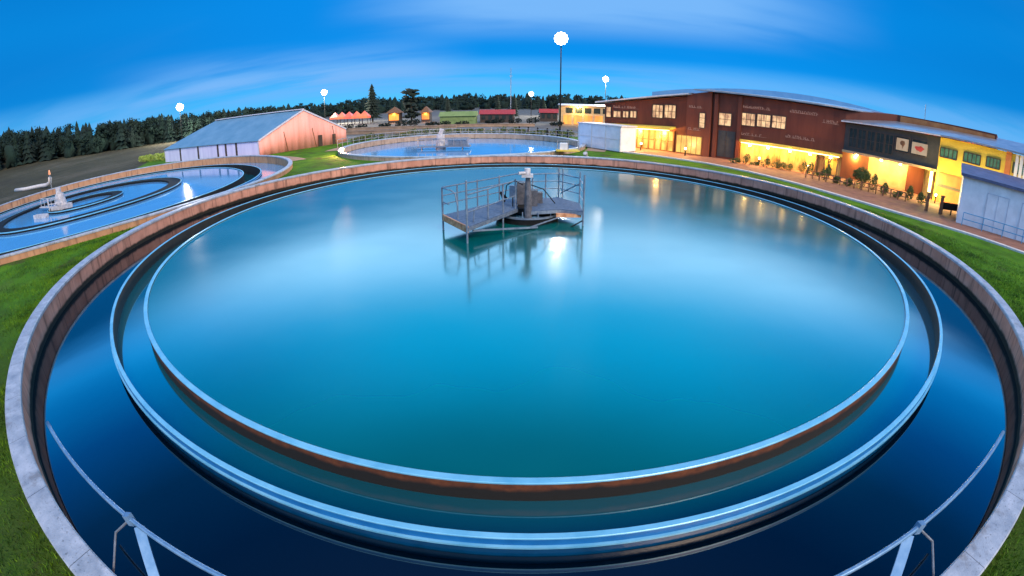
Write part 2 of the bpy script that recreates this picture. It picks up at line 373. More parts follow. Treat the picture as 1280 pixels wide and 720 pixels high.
def lamp(name, loc, power, col, r, parent=None, typ='POINT', rot=None, size=None, spot=None):
    l = bpy.data.lights.new(name, typ); l.energy = power; l.color = col
    if typ in ('POINT', 'SPOT'): l.shadow_soft_size = r
    if typ == 'AREA': l.shape = 'RECTANGLE'; l.size, l.size_y = size
    o = bpy.data.objects.new(name, l); COL.objects.link(o); o.location = loc
    if rot is not None: o.rotation_euler = rot
    if parent is not None: o.parent = parent; o.matrix_parent_inverse = parent.matrix_world.inverted()
    return o
def added_bollard_light(p, power, col, label, h=.75):  # added fixture that carries a fill light for the wall behind it
    t = empty('added_bollard_light', (p[0], p[1], 0), label, 'lamp')
    MB().tube([(p[0], p[1], 0), (p[0], p[1], h)], .07, 10).build('post', M_black, t)
    MB().tube([(p[0], p[1], h + .003), (p[0], p[1], h + .2)], .09, 12).build('lens', E_lant, t)
    MB().tube([(p[0], p[1], h + .203), (p[0], p[1], h + .25)], .12, 12).build('cap', M_black, t)
    lamp('bollard_fill_lamp', (p[0], p[1], h + .45), power, col, .05, t)
class Fr:
    """facade frame: s along P->Q, z up, d out of the wall towards the tanks"""
    def __init__(s, P, Q):
        s.P = Vector((*P, 0)); d = Vector((*Q, 0)) - s.P; s.len = d.length; s.u = d.normalized(); s.n = Vector((s.u.y, -s.u.x, 0))
    def pt(s, a, z, d=0.): return s.P + s.u * a + s.n * d + Vector((0, 0, z))
    def box(s, mb, s0, s1, z0, z1, d0, d1):
        return mb.add([s.pt(a, z, d) for z in (z0, z1) for a, d in ((s0, d1), (s1, d1), (s1, d0), (s0, d0))],
                      [(0, 3, 2, 1), (4, 5, 6, 7), (0, 1, 5, 4), (1, 2, 6, 5), (2, 3, 7, 6), (3, 0, 4, 7)])

# ================================================================ ground and hollows
C1, R1 = (0.14, 23.5), 22.58
C2, R2 = (-45.2, 34.5), 24.0
C3, R3 = (-8.0, 60.5), 15.5
bm = bmesh.new(); edges = []
def loop(pts, z=0):
    vs = [bm.verts.new((x, y, z)) for x, y in pts]
    for i in range(len(vs)): edges.append(bm.edges.new((vs[i], vs[(i + 1) % len(vs)])))
loop([(-4000, -3000), (4000, -3000), (4000, 5000), (-4000, 5000)])
for (cx, cy), r in ((C1, R1 - .05), (C2, R2 - .05), (C3, R3 - .05)):
    loop([(cx + r * math.sin(i * math.tau / 160), cy + r * math.cos(i * math.tau / 160)) for i in range(160)])
bmesh.ops.triangle_fill(bm, use_beauty=True, edges=edges)
me = bpy.data.meshes.new('ground'); bm.to_mesh(me); bm.free()
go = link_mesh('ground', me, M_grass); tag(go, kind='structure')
me.polygons.foreach_set('use_smooth', [False] * len(me.polygons))
if me.polygons[0].normal.z < 0: me.flip_normals()

# ================================================================ round tanks
def ring(a, b, z0, z1, cx, cy, n=256): return MB().rev(cx, cy, [(a, z0), (b, z0), (b, z1), (a, z1)], n=n)
def tank(C, Ro, rim, label, chan_z, weir_r, laund_r, cap_w, weir_z, laund_top, water_z, lw_z, wm, up0, up1, zline, full=True):
    cx, cy = C
    t = empty('settling_tank', (cx, cy, 0), label, 'settling tank')
    wm_ = wall_mat('basin_concrete_%d' % int(Ro * 10), zline, up0, up1, (.010, .009, .005), cx, cy)
    Ri = Ro - cap_w
    MB().rev(cx, cy, [(Ri + .03, -4), (Ro - .03, -4), (Ro - .03, rim - .12), (Ri + .03, rim - .12)], n=256).build('basin_wall', wm_, t)
    # coping with a worn, slightly uneven bevelled edge
    MB().rev(cx, cy, [(Ri, rim - .12), (Ro, rim - .12), (Ro, rim - .03), (Ro - .03, rim), (Ri + .03, rim), (Ri, rim - .03)], n=256).build('coping', M_cap, t)
    MB().disc(cx, cy, Ro - .02, -3.9).build('floor', M_dark, t)
    ro, ri = laund_r, laund_r - .30
    ri = ro - .16
    MB().rev(cx, cy, [(ri + .003, -3.9), (ri + .06, -3.9), (ri + .06, laund_top - .032), (ri + .003, laund_top - .032)], n=256).build('launder_wall', M_dark, t)
    MB().rev(cx, cy, [(ri + .063, -1.5), (ri + .075, -1.5), (ri + .075, laund_top - .22), (ri + .063, laund_top - .22)], n=256).build('launder_skirt', M_skirt, t)
    MB().rev(cx, cy, [(ri + .078, laund_top - .168), (ri + .112, laund_top - .168), (ri + .112, laund_top - .033), (ri + .078, laund_top - .033)], n=256).build('launder_face', M_face, t)
    MB().rev(cx, cy, [(ri + .078, laund_top - .21), (ro, laund_top - .21), (ro, laund_top - .17), (ri + .078, laund_top - .17)], n=256).build('launder_flange', M_steel_rim, t)
    rm = MB().rev(cx, cy, [(ri, laund_top - .03), (ri + .115, laund_top - .03), (ri + .115, laund_top - .01), (ri + .105, laund_top), (ri + .01, laund_top), (ri, laund_top - .01)], n=256)
    rm.build('launder_rim', M_steel_rim, t)
    wi = weir_r - .13
    MB().rev(cx, cy, [(wi, -3.9), (weir_r, -3.9), (weir_r, weir_z - .04), (wi, weir_z - .04)], n=256).build('weir_wall', M_rust, t)
    MB().rev(cx, cy, [(wi - .01, weir_z - .039), (weir_r + .012, weir_z - .039), (weir_r + .012, weir_z - .012), (weir_r, weir_z), (wi + .01, weir_z), (wi - .01, weir_z - .012)], n=256).build('weir_plate', M_steel_rim, t)
    for nm, (a, b, z, mt) in (('water', (wi + .02, None, water_z, wm)), ('water', (weir_r - .02, ri + .02, lw_z, M_laund)), ('water', (ri + .11, Ri + .05, chan_z, M_chan if full else wm))):
        if b is None: o = MB().disc(cx, cy, a, z).build(nm, mt)
        else: o = MB().rev(cx, cy, [(a, z), (b, z)], closed=False, n=256).build(nm, mt, recalc=False)
        o.data.materials.clear(); o.data.materials.append(mt)
        if o.data.polygons[0].normal.z < 0: o.data.flip_normals()
        tag(o, kind='structure')
    return t
T1 = tank(C1, R1, .49, 'large round settling tank filling the foreground with smooth teal water inside a rusty ring', -.42, 17.80, 19.12, .52, -.04, .06, -.10, -.50, M_water,
          (.40, .185, .12), (.62, .32, .22), -.24)
T2 = tank(C2, R2, .49, 'round settling tank at the left with black rings around pale equipment at its centre', -.50, 18.6, 20.6, .45, -.22, -.18, -.30, -1.3, M_water2,
          (.36, .18, .09), (.50, .27, .14), -.55, False)
# tank at the back
t3 = empty('settling_tank', (*C3, 0), 'smaller round tank in the background with a flat walkway reaching its middle', 'settling tank')
wm3 = wall_mat('basin_concrete_back', -.35, (.28, .20, .14), (.42, .32, .24), (.02, .016, .01), *C3)
MB().rev(*C3, [(R3 - .42, -3), (R3 - .02, -3), (R3 - .02, .37), (R3 - .42, .37)], n=160).build('basin_wall', wm3, t3)
MB().rev(*C3, [(R3 - .45, .37), (R3, .37), (R3, .47), (R3 - .03, .49), (R3 - .42, .49), (R3 - .45, .47)], n=160).build('coping', M_cap, t3)
MB().disc(*C3, R3 - .1, -2.9).build('floor', M_dark, t3)
w3 = MB().disc(*C3, R3 - .40, -.35).build('water', M_water2); tag(w3, kind='structure')
if w3.data.polygons[0].normal.z < 0: w3.data.flip_normals()
# black scum rings of the left tank
for r0, r1 in ((3.3, 4.5), (10.0, 11.4)):
    rg = ring(r0, r1, -2, -.08, *C2, n=160).build('baffle_ring', M_black, T2)
    MB().rev(*C2, [(r1 + .003, -.14), (r1 + .07, -.14), (r1 + .07, -.05), (r1 + .003, -.05)], n=160).build('ring_edge', M_steel_rim, rg)

# ---------------------------------------------------------------- equipment in the middle of the main tank
DZ = .6
br = empty('tank_walkway', (C1[0], C1[1], 0), 'grey steel walkway with railings bent over the centre of the large tank', 'walkway')
dl = [(-3.75, 21.2), (-2.35, 19.1), (-.35, 22.6), (-.45, 25.2)]
dr = [(.35, 24.9), (.30, 22.1), (1.75, 22.5), (2.75, 22.1), (2.8, 23.9), (1.8, 25.3)]
MB().prism(dl, DZ - .06, DZ).build('deck', M_deckb, br)
MB().prism(dr, DZ - .06, DZ).build('deck', M_deckb, br)
def edge_beam(poly, ids, mat, h=.16):
    b = MB()
    for i, j in ids:
        b.bar((*poly[i], DZ - .115), (*poly[j], DZ - .115), .07, h - .05)
    return b.build('edge_beam', mat, br)
edge_beam(dl, [(0, 1)], M_orangep, .34); edge_beam(dl, [(1, 2), (3, 0)], M_bridge, .2); edge_beam(dr, [(1, 2), (2, 3)], M_bridge, .2); edge_beam(dr, [(3, 4), (4, 5), (5, 0)], M_bridge, .2)
o = MB().box((1.5, 22.18, DZ - .33), (2.7, 22.4, DZ - .17)).build('end_plate', M_orangep, br)
def rail_run(pts, tops=1.25, mids=(.62,), r=.032, foot=DZ):
    for h in (tops, *mids):
        b = MB(); b.tube([(x, y, foot + h) for x, y in pts], r if h == tops else r * .8, 6)
        b.build('rail', M_bridge, br)
rail_run([(-3.75, 21.2), (-3.2, 21.85), (-1.9, 23.3), (-.5, 25.1), (.4, 24.95)], 1.28, (.9, .5))
rail_run([(-3.70, 21.15), (-3.35, 20.6)], 1.28)
rail_run([(-2.35, 19.15), (-1.6, 20.4), (-1.0, 21.6), (-.45, 22.55)], 1.35)
rail_run([(.4, 24.9), (1.1, 25.15), (1.8, 25.25), (2.75, 23.9), (2.75, 22.15)], 1.3, (.9, .5))
for i, (x, y, zt, zb) in enumerate([(-3.75, 21.2, 1.28, -3.5), (-3.15, 21.9, 1.3, 0), (-2.3, 22.85, 1.35, 0), (-1.3, 24.1, 1.35, 0), (-2.38, 19.1, 1.95, -3.5), (-1.6, 20.4, 1.38, 0), (-1.0, 21.6, 1.38, -3.5),
                                   (-.45, 22.5, 1.45, 0), (.4, 24.9, 1.3, 0), (1.1, 25.15, 1.3, 0), (1.8, 25.3, 1.6, 0), (2.0, 25.1, 1.6, 0), (2.78, 23.9, 1.6, 0), (2.78, 22.1, 1.75, -3.5)]):
    MB().tube([(x, y, DZ + zb), (x, y, DZ + zt)], .045 if zb < 0 else .036, 8).build('post', M_bridge, br)
b = MB(); b.tube([(-3.3, 20.65, DZ + 1.28), (-3.05, 20.5, DZ + 1.15), (-2.95, 20.45, DZ + .6), (-2.95, 20.45, DZ)], .035, 6); b.build('bent_rail', M_bridge, br); b = MB()
b.tube([(-1.9, 20.0, DZ + .7), (-2.15, 19.9, DZ + .55), (-2.2, 19.9, DZ)], .03, 6); b.build('bent_rail', M_bridge, br)
MB().tube([(1.9, 25.0, DZ + .3), (2.75, 23.9, DZ + 1.0)], .03, 6).build('brace', M_bridge, br)
MB().tube([(2.78, 22.1, DZ - .45), (1.2, 21.4, -.55)], .035, 6).build('brace', M_black, br)
MB().bar((-2.2, 19.6, DZ - .3), (.6, 21.4, DZ - .62), .07, .07).build('brace', M_bridge, br)
MB().bar((.2, 21.3, DZ - .62), (1.8, 22.3, DZ - .3), .05, .05).build('brace', M_bridge, br)
# feed well drum under the deck
fw = MB().rev(*C1, [(1.48, -1.2), (1.55, -1.2), (1.55, .18), (1.48, .18)], n=48).build('feed_well', M_black, br)
MB().rev(*C1, [(1.46, .183), (1.60, .183), (1.60, .25), (1.46, .25)], n=48).build('rim', M_bridge, fw)
cl_ = MB(); cl_.tube([(C1[0] + .02, C1[1] - 1.3, -.9), (C1[0] + .02, C1[1] - 1.3, DZ + .7)], .22, 12, .17); cl_.tube([(C1[0] + .02, C1[1] - 1.3, DZ + .7), (C1[0], C1[1] - 1.25, DZ + 1.6)], .17, 12, .11)
c_o = cl_.build('centre_column', M_column, br)
for q_, (x_, y_, w_, h_) in enumerate(((.45, 23.2, .35, .8), (-.15, 23.6, .5, 1.1), (.75, 23.9, .3, .55))):
    MB().box((x_ - w_ / 2, y_ - .2, DZ + .003), (x_ + w_ / 2, y_ + .2, DZ + h_)).build('machine_cabinet', M_column, br)
MB().tube([(-.1, 22.3, DZ + 1.2), (-.5, 22.6, DZ + 1.35), (-.9, 23.2, DZ + 1.0), (-1.0, 23.6, DZ + .1)], .025, 6).build('cable', M_black, br)
MB().tube([(.3, 22.3, DZ + 1.2), (.9, 22.8, DZ + .9), (1.5, 23.3, DZ + .1)], .025, 6).build('cable', M_black, br)
MB().box((-.35, 22.7, DZ - .3), (.45, 24.9, DZ - .065)).build('cross_girder', M_black, br)
d_ = MB(); d_.box((-.15, 21.95, DZ + 1.6), (.38, 22.5, DZ + 1.72)); d_.tube([(.11, 22.2, DZ + 1.72), (.11, 22.2, DZ + 2.0)], .15, 12)
d_.tube([(.0, 22.05, DZ + 1.8), (-.3, 21.9, DZ + 1.8)], .08, 8); d_.build('drive_motor', M_equip, c_o)
cb = MB().box((-.75, 22.9, DZ + .45), (-.40, 23.15, DZ + 1.05)).build('control_box', M_bridge, br)
cc = MB(); cc.bar((-.58, 23.0, DZ), (-.58, 23.0, DZ + .45), .06, .06); cc.build('control_stand', M_black, br); cc = MB(); cc.bar((-.9, 23.4, DZ + .3), (-1.2, 23.2, DZ + .65), .07, .12); cc.bar((-1.2, 23.2, DZ + .65), (-1.0, 23.0, DZ + .2), .05, .05); cc.build('lever', M_black, br)
for k in range(5):
    a = .3 + k * .5
    MB().bar((C1[0] + 1.5 * math.sin(a + 2), C1[1] + 1.5 * math.cos(a + 2), .2), (C1[0] + 1.5 * math.sin(a + 2), C1[1] + 1.5 * math.cos(a + 2), DZ - .061), .05, .05).build('drum_hanger', M_bridge, br)

# ---------------------------------------------------------------- curved guard rail in the foreground
gr = empty('guard_rail', (C1[0], C1[1] - 21.4, 1.26), 'curved pale blue guard rail sweeping over the near channel of the large tank', 'guard rail')
aL, aR = math.atan2(-8.64, -19.6), math.atan2(8.42, -19.6) + 0
pts = []
a0 = math.pi + math.atan(8.72 / 19.55); a1 = math.pi - math.atan(8.50 / 19.64)
for i in range(61):
    a = a0 + (a1 - a0) * i / 60; e = min(i, 60 - i)
    pts.append((C1[0] + 21.4 * math.sin(a), C1[1] + 21.4 * math.cos(a), 1.26))
MB().tube(pts, .038, 10).build('rail', M_rail, gr, smooth=True)
def polar(a, r, z): return (C1[0] + r * math.sin(a), C1[1] + r * math.cos(a), z)
for sgn, aj in ((1, math.pi + .237), (-1, math.pi - .225)):
    MB().bar(polar(aj, 21.4, 1.23), polar(aj - sgn * .035, 22.05, .55), .16, .03).build('strut', M_rail, gr)
    q = [polar(aj + sgn * .012, 21.42, 1.22), polar(aj + sgn * .03, 21.62, .9), polar(aj + sgn * .035, 21.9, .45), polar(aj + sgn * .036, 22.1, .2)]
    MB().tube(q, .02, 6).build('bracket', M_post, gr)
    MB().bar(polar(aj + sgn * .01, 21.4, 1.16), polar(aj + sgn * .012, 21.4, 1.32), .13, .10).build('clamp', M_rail, gr)
for aj in (math.pi + .08, math.pi - .07):
    MB().bar(polar(aj, 21.4, 1.24), polar(aj, 22.2, .49), .05, .05).build('post', M_rail, gr)

# ---------------------------------------------------------------- equipment of the left tank
eq = empty('tank_mixer', (-46.2, 32.2, 0), 'pale mixer machinery standing among the black rings of the left tank', 'machinery')
ex, ey = -46.0, 31.6
MB().box((ex - 1.1, ey - .8, -.2), (ex + 1.1, ey + .8, .3)).build('base', M_equip, eq)
MB().tube([(ex, ey, .3), (ex, ey, 1.4)], .75, 12, .5).build('drum', M_equip, eq)
MB().tube([(ex - .1, ey, 1.4), (ex - .1, ey, 2.1)], .35, 10, .28).build('motor', M_equip, eq)
b = MB(); b.tube([(ex - 1.2, ey - .9, -.5), (ex - 1.2, ey - .9, 1.2), (ex + .9, ey - .9, 1.2), (ex + .9, ey - .9, -.5)], .06, 6); b.tube([(ex - 1.2, ey - .9, .6), (ex + .9, ey - .9, .6)], .05, 6); b.build('railing', M_equip, eq)
b = MB(); b.bar((ex - 1.2, ey, .1), (ex - 5.4, ey + .6, .15), .35, .1); b.tube([(ex - 1.2, ey, 1.0), (ex - 5.2, ey + .6, 1.05)], .04, 6)
for k in range(5): b.tube([(ex - 1.2 - k, ey + .15 * k, .1), (ex - 1.2 - k, ey + .15 * k, 1.02)], .03, 6)
b.build('gangway', M_equip, eq)
MB().box((ex - 1.6, ey - 3.0, -.6), (ex + .9, ey - 2.5, .05)).build('float', M_equip, eq)
# ---------------------------------------------------------------- walkway of the back tank
wk = empty('service_walkway', (-10, 60, 0), 'low dark walkway with pale machinery in the middle of the background tank', 'walkway')
MB().box((-13.5, 59.0, -.05), (-6.8, 60.6, .12)).build('deck', M_deck, wk)
b = MB(); b.tube([(-13.4, 59.1, 1.0), (-7, 59.1, 1.0)], .05, 6); b.tube([(-13.4, 60.5, 1.0), (-7, 60.5, 1.0)], .05, 6)
for k in range(8): b.tube([(-13.3 + k * .9, 59.1, .1), (-13.3 + k * .9, 59.1, 1.0)], .04, 6)
b.build('railing', M_post, wk)
MB().tube([(-10.6, 60, -2), (-10.6, 60, 1.5)], .8, 14, .5).build('drum', M_equip, wk)
MB().box((-9.6, 59.3, .12), (-7.2, 60.3, .8)).build('machine_box', M_deck, wk)
MB().tube([(-10.6, 60, 1.5), (-10.4, 60, 2.2)], .28, 10).build('motor', M_equip, wk)
for k in range(3): MB().tube([(-13 + k * 2.6, 59.8, -2.8), (-13 + k * 2.6, 59.8, -.05)], .09, 8).build('leg', M_post, wk)
ob = empty('outlet_box', (4.4, 50.2, 0), 'small lit outlet platform on the right rim of the background tank', 'platform')
MB().box((3.2, 49.2, .5), (5.6, 50.6, .62)).build('platform', M_yellow, ob)  # yellow lamplight on the platform is put into its colour
b = MB()
for x in (3.3, 4.4, 5.5): b.tube([(x, 49.3, .62), (x, 49.3, 1.6)], .04, 6)
b.tube([(3.3, 49.3, 1.6), (5.5, 49.3, 1.6)], .04, 6); b.build('railing', M_post, ob)
MB().box((3.6, 49.8, .62), (4.4, 50.4, 1.3)).build('cabinet', M_white, ob)

# ================================================================ paths, field, yard, paving, kerb
def sheet(name, poly, z, mat):
    bmx = bmesh.new(); vs = [bmx.verts.new((x, y, z)) for x, y in poly]; bmx.faces.new(vs)
    bmesh.ops.triangulate(bmx, faces=bmx.faces); me = bpy.data.meshes.new(name); bmx.to_mesh(me); bmx.free()
    if me.polygons[0].normal.z < 0: me.flip_normals()
    return tag(link_mesh(name, me, mat), kind='structure')
def annulus(name, C, r0, r1, z, mat, a0=0, a1=math.tau):
    o = MB().rev(*C, [(r0, z), (r1, z)], a0, a1, n=120, closed=False).build(name, mat, recalc=False)
    if o.data.polygons[0].normal.z < 0: o.data.flip_normals()
    return tag(o, kind='structure')
# yard behind the tanks
sheet('yard', [(-70, 72), (-24, 76.5), (-6, 79), (9, 76), (12, 66), (60, 80), (220, 160), (260, 330), (-60, 390), (-230, 300), (-110, 120)], .012, M_yard)
annulus('path', C2, R2 + .25, R2 + 2.3, .02, M_path, R(-80), R(50))
annulus('path', C3, R3 + .25, R3 + 2.6, .028, M_path, R(-95), R(110))
# rising field at the left
gx, gy = np.meshgrid(np.linspace(0, 1, 70), np.linspace(0, 1, 40), indexing='ij')
A = R(-100) + gx * R(66); D = 30 + 420 * gy ** 1.5
X = C2[0] + 0 * D + (D) * np.sin(A); Y = C2[1] + D * np.cos(A)
def fz(X, Y):
    s = np.clip((-X - 78) / 110, 0, 1); return s * s * 7.5 * np.clip((185 - Y) / 90, 0, 1)
Z = .016 + fz(X, Y) + .05 * np.sin(X * .7) * np.cos(Y * .5) * np.clip((D - 40) / 40, 0, 1)
Z = np.maximum(Z, .016)
V = np.stack([X, Y, Z], -1).reshape(-1, 3); I = np.arange(70 * 40).reshape(70, 40)
Fq = np.stack([I[:-1, :-1], I[1:, :-1], I[1:, 1:], I[:-1, 1:]], -1).reshape(-1, 4)
fo = np_mesh('field', V, Fq[:, ::-1], M_field, smooth=True); tag(fo, kind='structure')
if fo.data.polygons[0].normal.z < 0: fo.data.flip_normals()

# paving and kerb at the right
kerb = [(10.5, 55.2), (14.5, 51.6), (18.7, 47.6), (21.7, 42.8), (23.9, 37.6), (25.4, 33.3), (27.1, 29.1), (29.1, 25.4), (31.0, 22.6), (33.4, 18.2), (36.0, 13.0), (38.5, 6.0)]
sheet('pavement', [(k[0] + .2, k[1]) for k in kerb] + [(60, 6), (60, 60), (30, 68), (8, 66)], .02, M_pave)
kb = MB()
def offset(poly, d):
    out = []
    for i, p in enumerate(poly):
        a = Vector(poly[max(i - 1, 0)]); c = Vector(poly[min(i + 1, len(poly) - 1)]); t = (c - a).normalized(); out.append((p[0] - t.y * d, p[1] + t.x * d))
    return out
k2 = offset(kerb, .55)
for i in range(len(kerb) - 1):
    kb.prism([kerb[i], kerb[i + 1], k2[i + 1], k2[i]], -.05, .13)
tag(kb.build('kerb', M_kerb), kind='structure')

# ================================================================ floodlight masts
def mast(loc, h, label, heads=4, r=.12, power=0, span=2.2, group='floodlight masts'):
    t = empty('floodlight_mast', loc, label, 'floodlight', group); x, y, z = loc
    MB().tube([(x, y, z), (x, y, z + h)], r, 10, r * .6).build('pole', M_black, t)
    d = Vector((-x * .3 - x * .7, 10 - y, 0)).normalized(); u = Vector((-d.y, d.x, 0))
    c = Vector((x, y, z + h))
    MB().bar(c - u * span / 2, c + u * span / 2, .12, .12).build('crossarm', M_post, t)
    hs = span * .105
    spots = [(0, 0)] + [(.24 * math.cos(k * math.tau / 6), .24 * math.sin(k * math.tau / 6)) for k in range(6)] + [(.45 * math.cos(k * math.tau / 12), .45 * math.sin(k * math.tau / 12)) for k in range(12)]  # heads clustered in a disc to imitate the glow round the lamp
    for qu, qz in spots:
        p = c + u * qu * span + Vector((0, 0, qz * span)) + d * .12
        ax = (d + Vector((0, 0, -.12))).normalized()
        hd = MB().tube([p, p + ax * .3], hs * .7, 12, hs).build('lamp_head', M_black, t)
        MB().tube([p + ax * .303, p + ax * .34], hs * .97, 12, hs * .85).build('lens', E_lamp2 if h > 15 else E_lamp, hd)
    for sg in (-.62, .62):
        MB().bar(c + Vector((0, 0, -span * .4)) + u * span * sg * .5, c + Vector((0, 0, span * .4)) + u * span * sg * .5, .07, .07).build('frame_bar', M_post, t)
    if power: lamp('flood_light', tuple(c + d * .9), power, (1, .90, .74), span * .30, t)  # wide radius gives the lamp a round glowing core
    return t
mast((5.5, 77, 0), 15.7, 'tallest floodlight mast, standing behind the back tank left of the brown building', 3, .14, 2600, 2.0)
mast((-110.5, 129.8, 0), 11.6, 'floodlight mast at the left behind the far end of the white tent', 3, .18, 24000, 2.4)
mast((-64, 147, 0), 10.6, 'floodlight mast rising behind the tent beside the pink lit canopies', 3, .15, 45000, 1.8)
mast((26, 158, 0), 13.2, 'floodlight mast just left of the brown building roof', 3, .15, 60000, 1.8)
mast((2, 170, 0), 7.8, 'low floodlight mast in front of the distant forest left of the tallest mast', 2, .12, 3000, 1.6)
am = MB(); am.tube([(-6, 200, 0), (-6, 200, 18.8)], .22, 6, .12); am.bar((-6.8, 200, 15.5), (-5.2, 200, 15.5), .15, .15)
tag(am.build('radio_mast', M_post), 'thin bare radio mast against the sky above the distant forest', 'mast')

# ================================================================ buildings
P0, P1, P2, P3, P4, P5 = (10.9, 64.8), (20, 56.2), (22, 54.8), (34.8, 45.3), (41.3, 36.2), (44.5, 27.9)
fl, fm, fr_ = Fr(P0, P1), Fr(P1, P2), Fr(P2, P3)
P6 = (46.9, 20.4)
fd, fy = Fr(P3, P4), Fr(P4, P6)
def window(F, s0, s1, z0, z1, par, glass, cols=2, rows=2, d=.0, fw=.09, fm_=M_frame, name='window'):
    mb = MB()
    for k in range(cols + 1):
        a = s0 + (s1 - s0) * k / cols; w = fw if k in (0, cols) else fw * .6
        F.box(mb, a - w / 2, a + w / 2, z0, z1, d + .003, d + .11)
    for k in range(rows + 1):
        a = z0 + (z1 - z0) * k / rows; w = fw if k in (0, rows) else fw * .6
        F.box(mb, s0, s1, a - w / 2, a + w / 2, d + .004, d + .10)
    o = mb.build(name, fm_, par); g = MB(); F.box(g, s0 + .01, s1 - .01, z0 + .01, z1 - .01, d + .001, d + .035); g.build('pane', glass, o); return o
def letters(F, s0, s1, z0, z1, par, d=.0, seed=1):
    r = random.Random(seed); mb = MB(); s = s0; h = z1 - z0
    while s < s1 - .1:
        w = r.uniform(.10, .22)
        if r.random() < .85:
            F.box(mb, s, s + .05, z0 - .01, z1 - r.choice((0, 0, .3)) * h, d + .003, d + .05)
            zz = r.choice((z0, z0 + h * .45, z1 - h * .2)); F.box(mb, s + .051, s + w, zz, zz + h * .2, d + .003, d + .045)
        s += w + .06
    F.box(mb, s0, s1, z0 - .025, z0, d + .003, d + .03)
    return mb.build('lettering', E_sign, par)
bb = empty('brown_building', (22, 54.8, 0), 'two storey reddish brown building with lit windows and a thin sloping roof edge', 'building')
u = fl.u; back = Vector((.68, .73, 0))
def off(p, d): return (p[0] + back.x * d, p[1] + back.y * d)
L0 = fl.pt(-.3, 0)[:2]
MB().prism([L0, P1, off(P1, 16), off(L0, 16)], 0, [5.55, 7.15, 7.15, 5.55]).build('wall', M_brown, bb)
tow = MB(); tow.prism([fm.pt(-.6, 0, .5)[:2], fm.pt(2.44, 0, .5)[:2], off(P2, 6), off(P1, 6)], 0, [7.3, 7.85, 7.85, 7.3]); tow.build('wall', M_brown, bb)
PR = (47.5, 35.5)
MB().prism([P2, P3, (41.3, 43.5), (49, 34), (64, 44), off(P3, 18), off(P2, 18)], 0, [7.75, 7.45, 8.1, 8.2, 8.2, 7.45, 7.75]).build('wall', M_brown, bb)
fu = Fr((41.5, 43.3), (48.9, 34.1)); b = MB(); fu.box(b, .1, fu.len - .1, 6.9, 8.0, .003, .05); b.build('uplit_panel', M_orange, bb)  # red-orange uplight on the brown wall is put into the panel colour
b = MB(); fu.box(b, 0, fu.len, 6.72, 6.8, .5, .58); b.build('added_led_strip', E_led, bb); lamp('added_strip_light', tuple(fu.pt(fu.len * .3, 6.9, .7)), 120, (1, .30, .10), .06, bb); lamp('added_strip_light', tuple(fu.pt(fu.len * .75, 6.9, .7)), 120, (1, .30, .10), .06, bb)  # strip and its lamps are added to light the panel
# roofs with thin pale fascia
rf = MB(); rf.prism([fl.pt(-1.3, 0, .9)[:2], fl.pt(12.6, 0, .9)[:2], off(fl.pt(12.6, 0)[:2], 17), off(fl.pt(-1.3, 0)[:2], 17)], [5.56, 7.28, 7.28, 5.56], [5.76, 7.5, 7.5, 5.76])
rfo = rf.build('roof', M_roof, bb)
rf = MB(); rf.prism([fm.pt(.3, 0, .9)[:2], fr_.pt(16.2, 0, .5)[:2], (64, 45), off(P2, 19)], [7.86, 7.60, 8.3, 8.0], [8.0, 7.74, 8.5, 8.25]); rf.build('roof', M_roof, bb)
# low vaulted blue roof behind
vr = MB(); n = 14
vs = []; 
for j in range(n + 1):
    t_ = j / n; q = Vector(fl.pt(2, 0)) .lerp(Vector((44, 45, 0)), t_) + back * 9
    zt = 7.35 + 1.75 * math.sin(math.pi * min(1, .03 + t_ * .90)) ** .8 + .25 * t_
    vs += [(q.x, q.y, 7.0), (q.x, q.y, zt), (q.x + back.x * 9, q.y + back.y * 9, zt + .2), (q.x + back.x * 9, q.y + back.y * 9, 7.0)]
fs = [(i * 4 + k, i * 4 + (k + 1) % 4, i * 4 + 4 + (k + 1) % 4, i * 4 + 4 + k) for i in range(n) for k in range(4)] + [(0, 1, 2, 3), (n * 4 + 3, n * 4 + 2, n * 4 + 1, n * 4)]
vr.add(vs, fs).build('vaulted_roof', M_vault, bb)
# parapet trims
MB().bar(fl.pt(-1.3, 5.66, .93), fl.pt(12.3, 7.39, .93), .05, .16).build('fascia', M_trim, bb)
MB().bar(fr_.pt(-.6, 8.0, .62), fr_.pt(16.2, 7.72, .53), .05, .12).build('fascia', M_kerb, bb)
# upper windows
window(fl, -.05, .75, 3.7, 5.1, bb, E_win, 1, 2)
window(fl, 1.1, 2.3, 3.75, 4.6, bb, E_win, 2, 1); window(fl, 2.6, 3.5, 3.8, 4.65, bb, E_win, 2, 1); window(fl, 3.7, 4.7, 3.85, 4.75, bb, E_win, 2, 1)
window(fl, 7.0, 8.5, 4.1, 5.75, bb, E_win, 3, 2); window(fl, 8.7, 10.3, 4.2, 5.85, bb, E_win, 3, 2)
window(fm, 1.05, 1.75, 3.4, 5.2, bb, E_win, 1, 3, .5)
window(fr_, .9, 2.45, 3.95, 5.45, bb, E_win, 2, 2, 0)
for s_ in (3.72, 5.55, 7.35): window(fr_, s_, s_ + 1.62, 4.1 + .04 * s_, 5.62 + .03 * s_, bb, E_win, 3, 2)
letters(fl, 1.1, 5.0, 5.05, 5.35, bb, 0, 3); letters(fm, -.3, 1.2, 5.75, 6.0, bb, .5, 4); letters(fm, -.3, 1.3, 3.35 - .3, 3.35, bb, .5, 5)
letters(fr_, 3.8, 7.0, 6.35, 6.62, bb, 0, 6); letters(fr_, 9.4, 12.6, 6.45, 6.75, bb, 0, 7); letters(fr_, 13.2, 15.2, 5.8, 6.15, bb, 0, 8)
letters(fr_, 3.8, 6.8, 3.15, 3.42, bb, 0, 9); letters(fr_, 9.1, 12.5, 3.55, 3.85, bb, 0, 10)
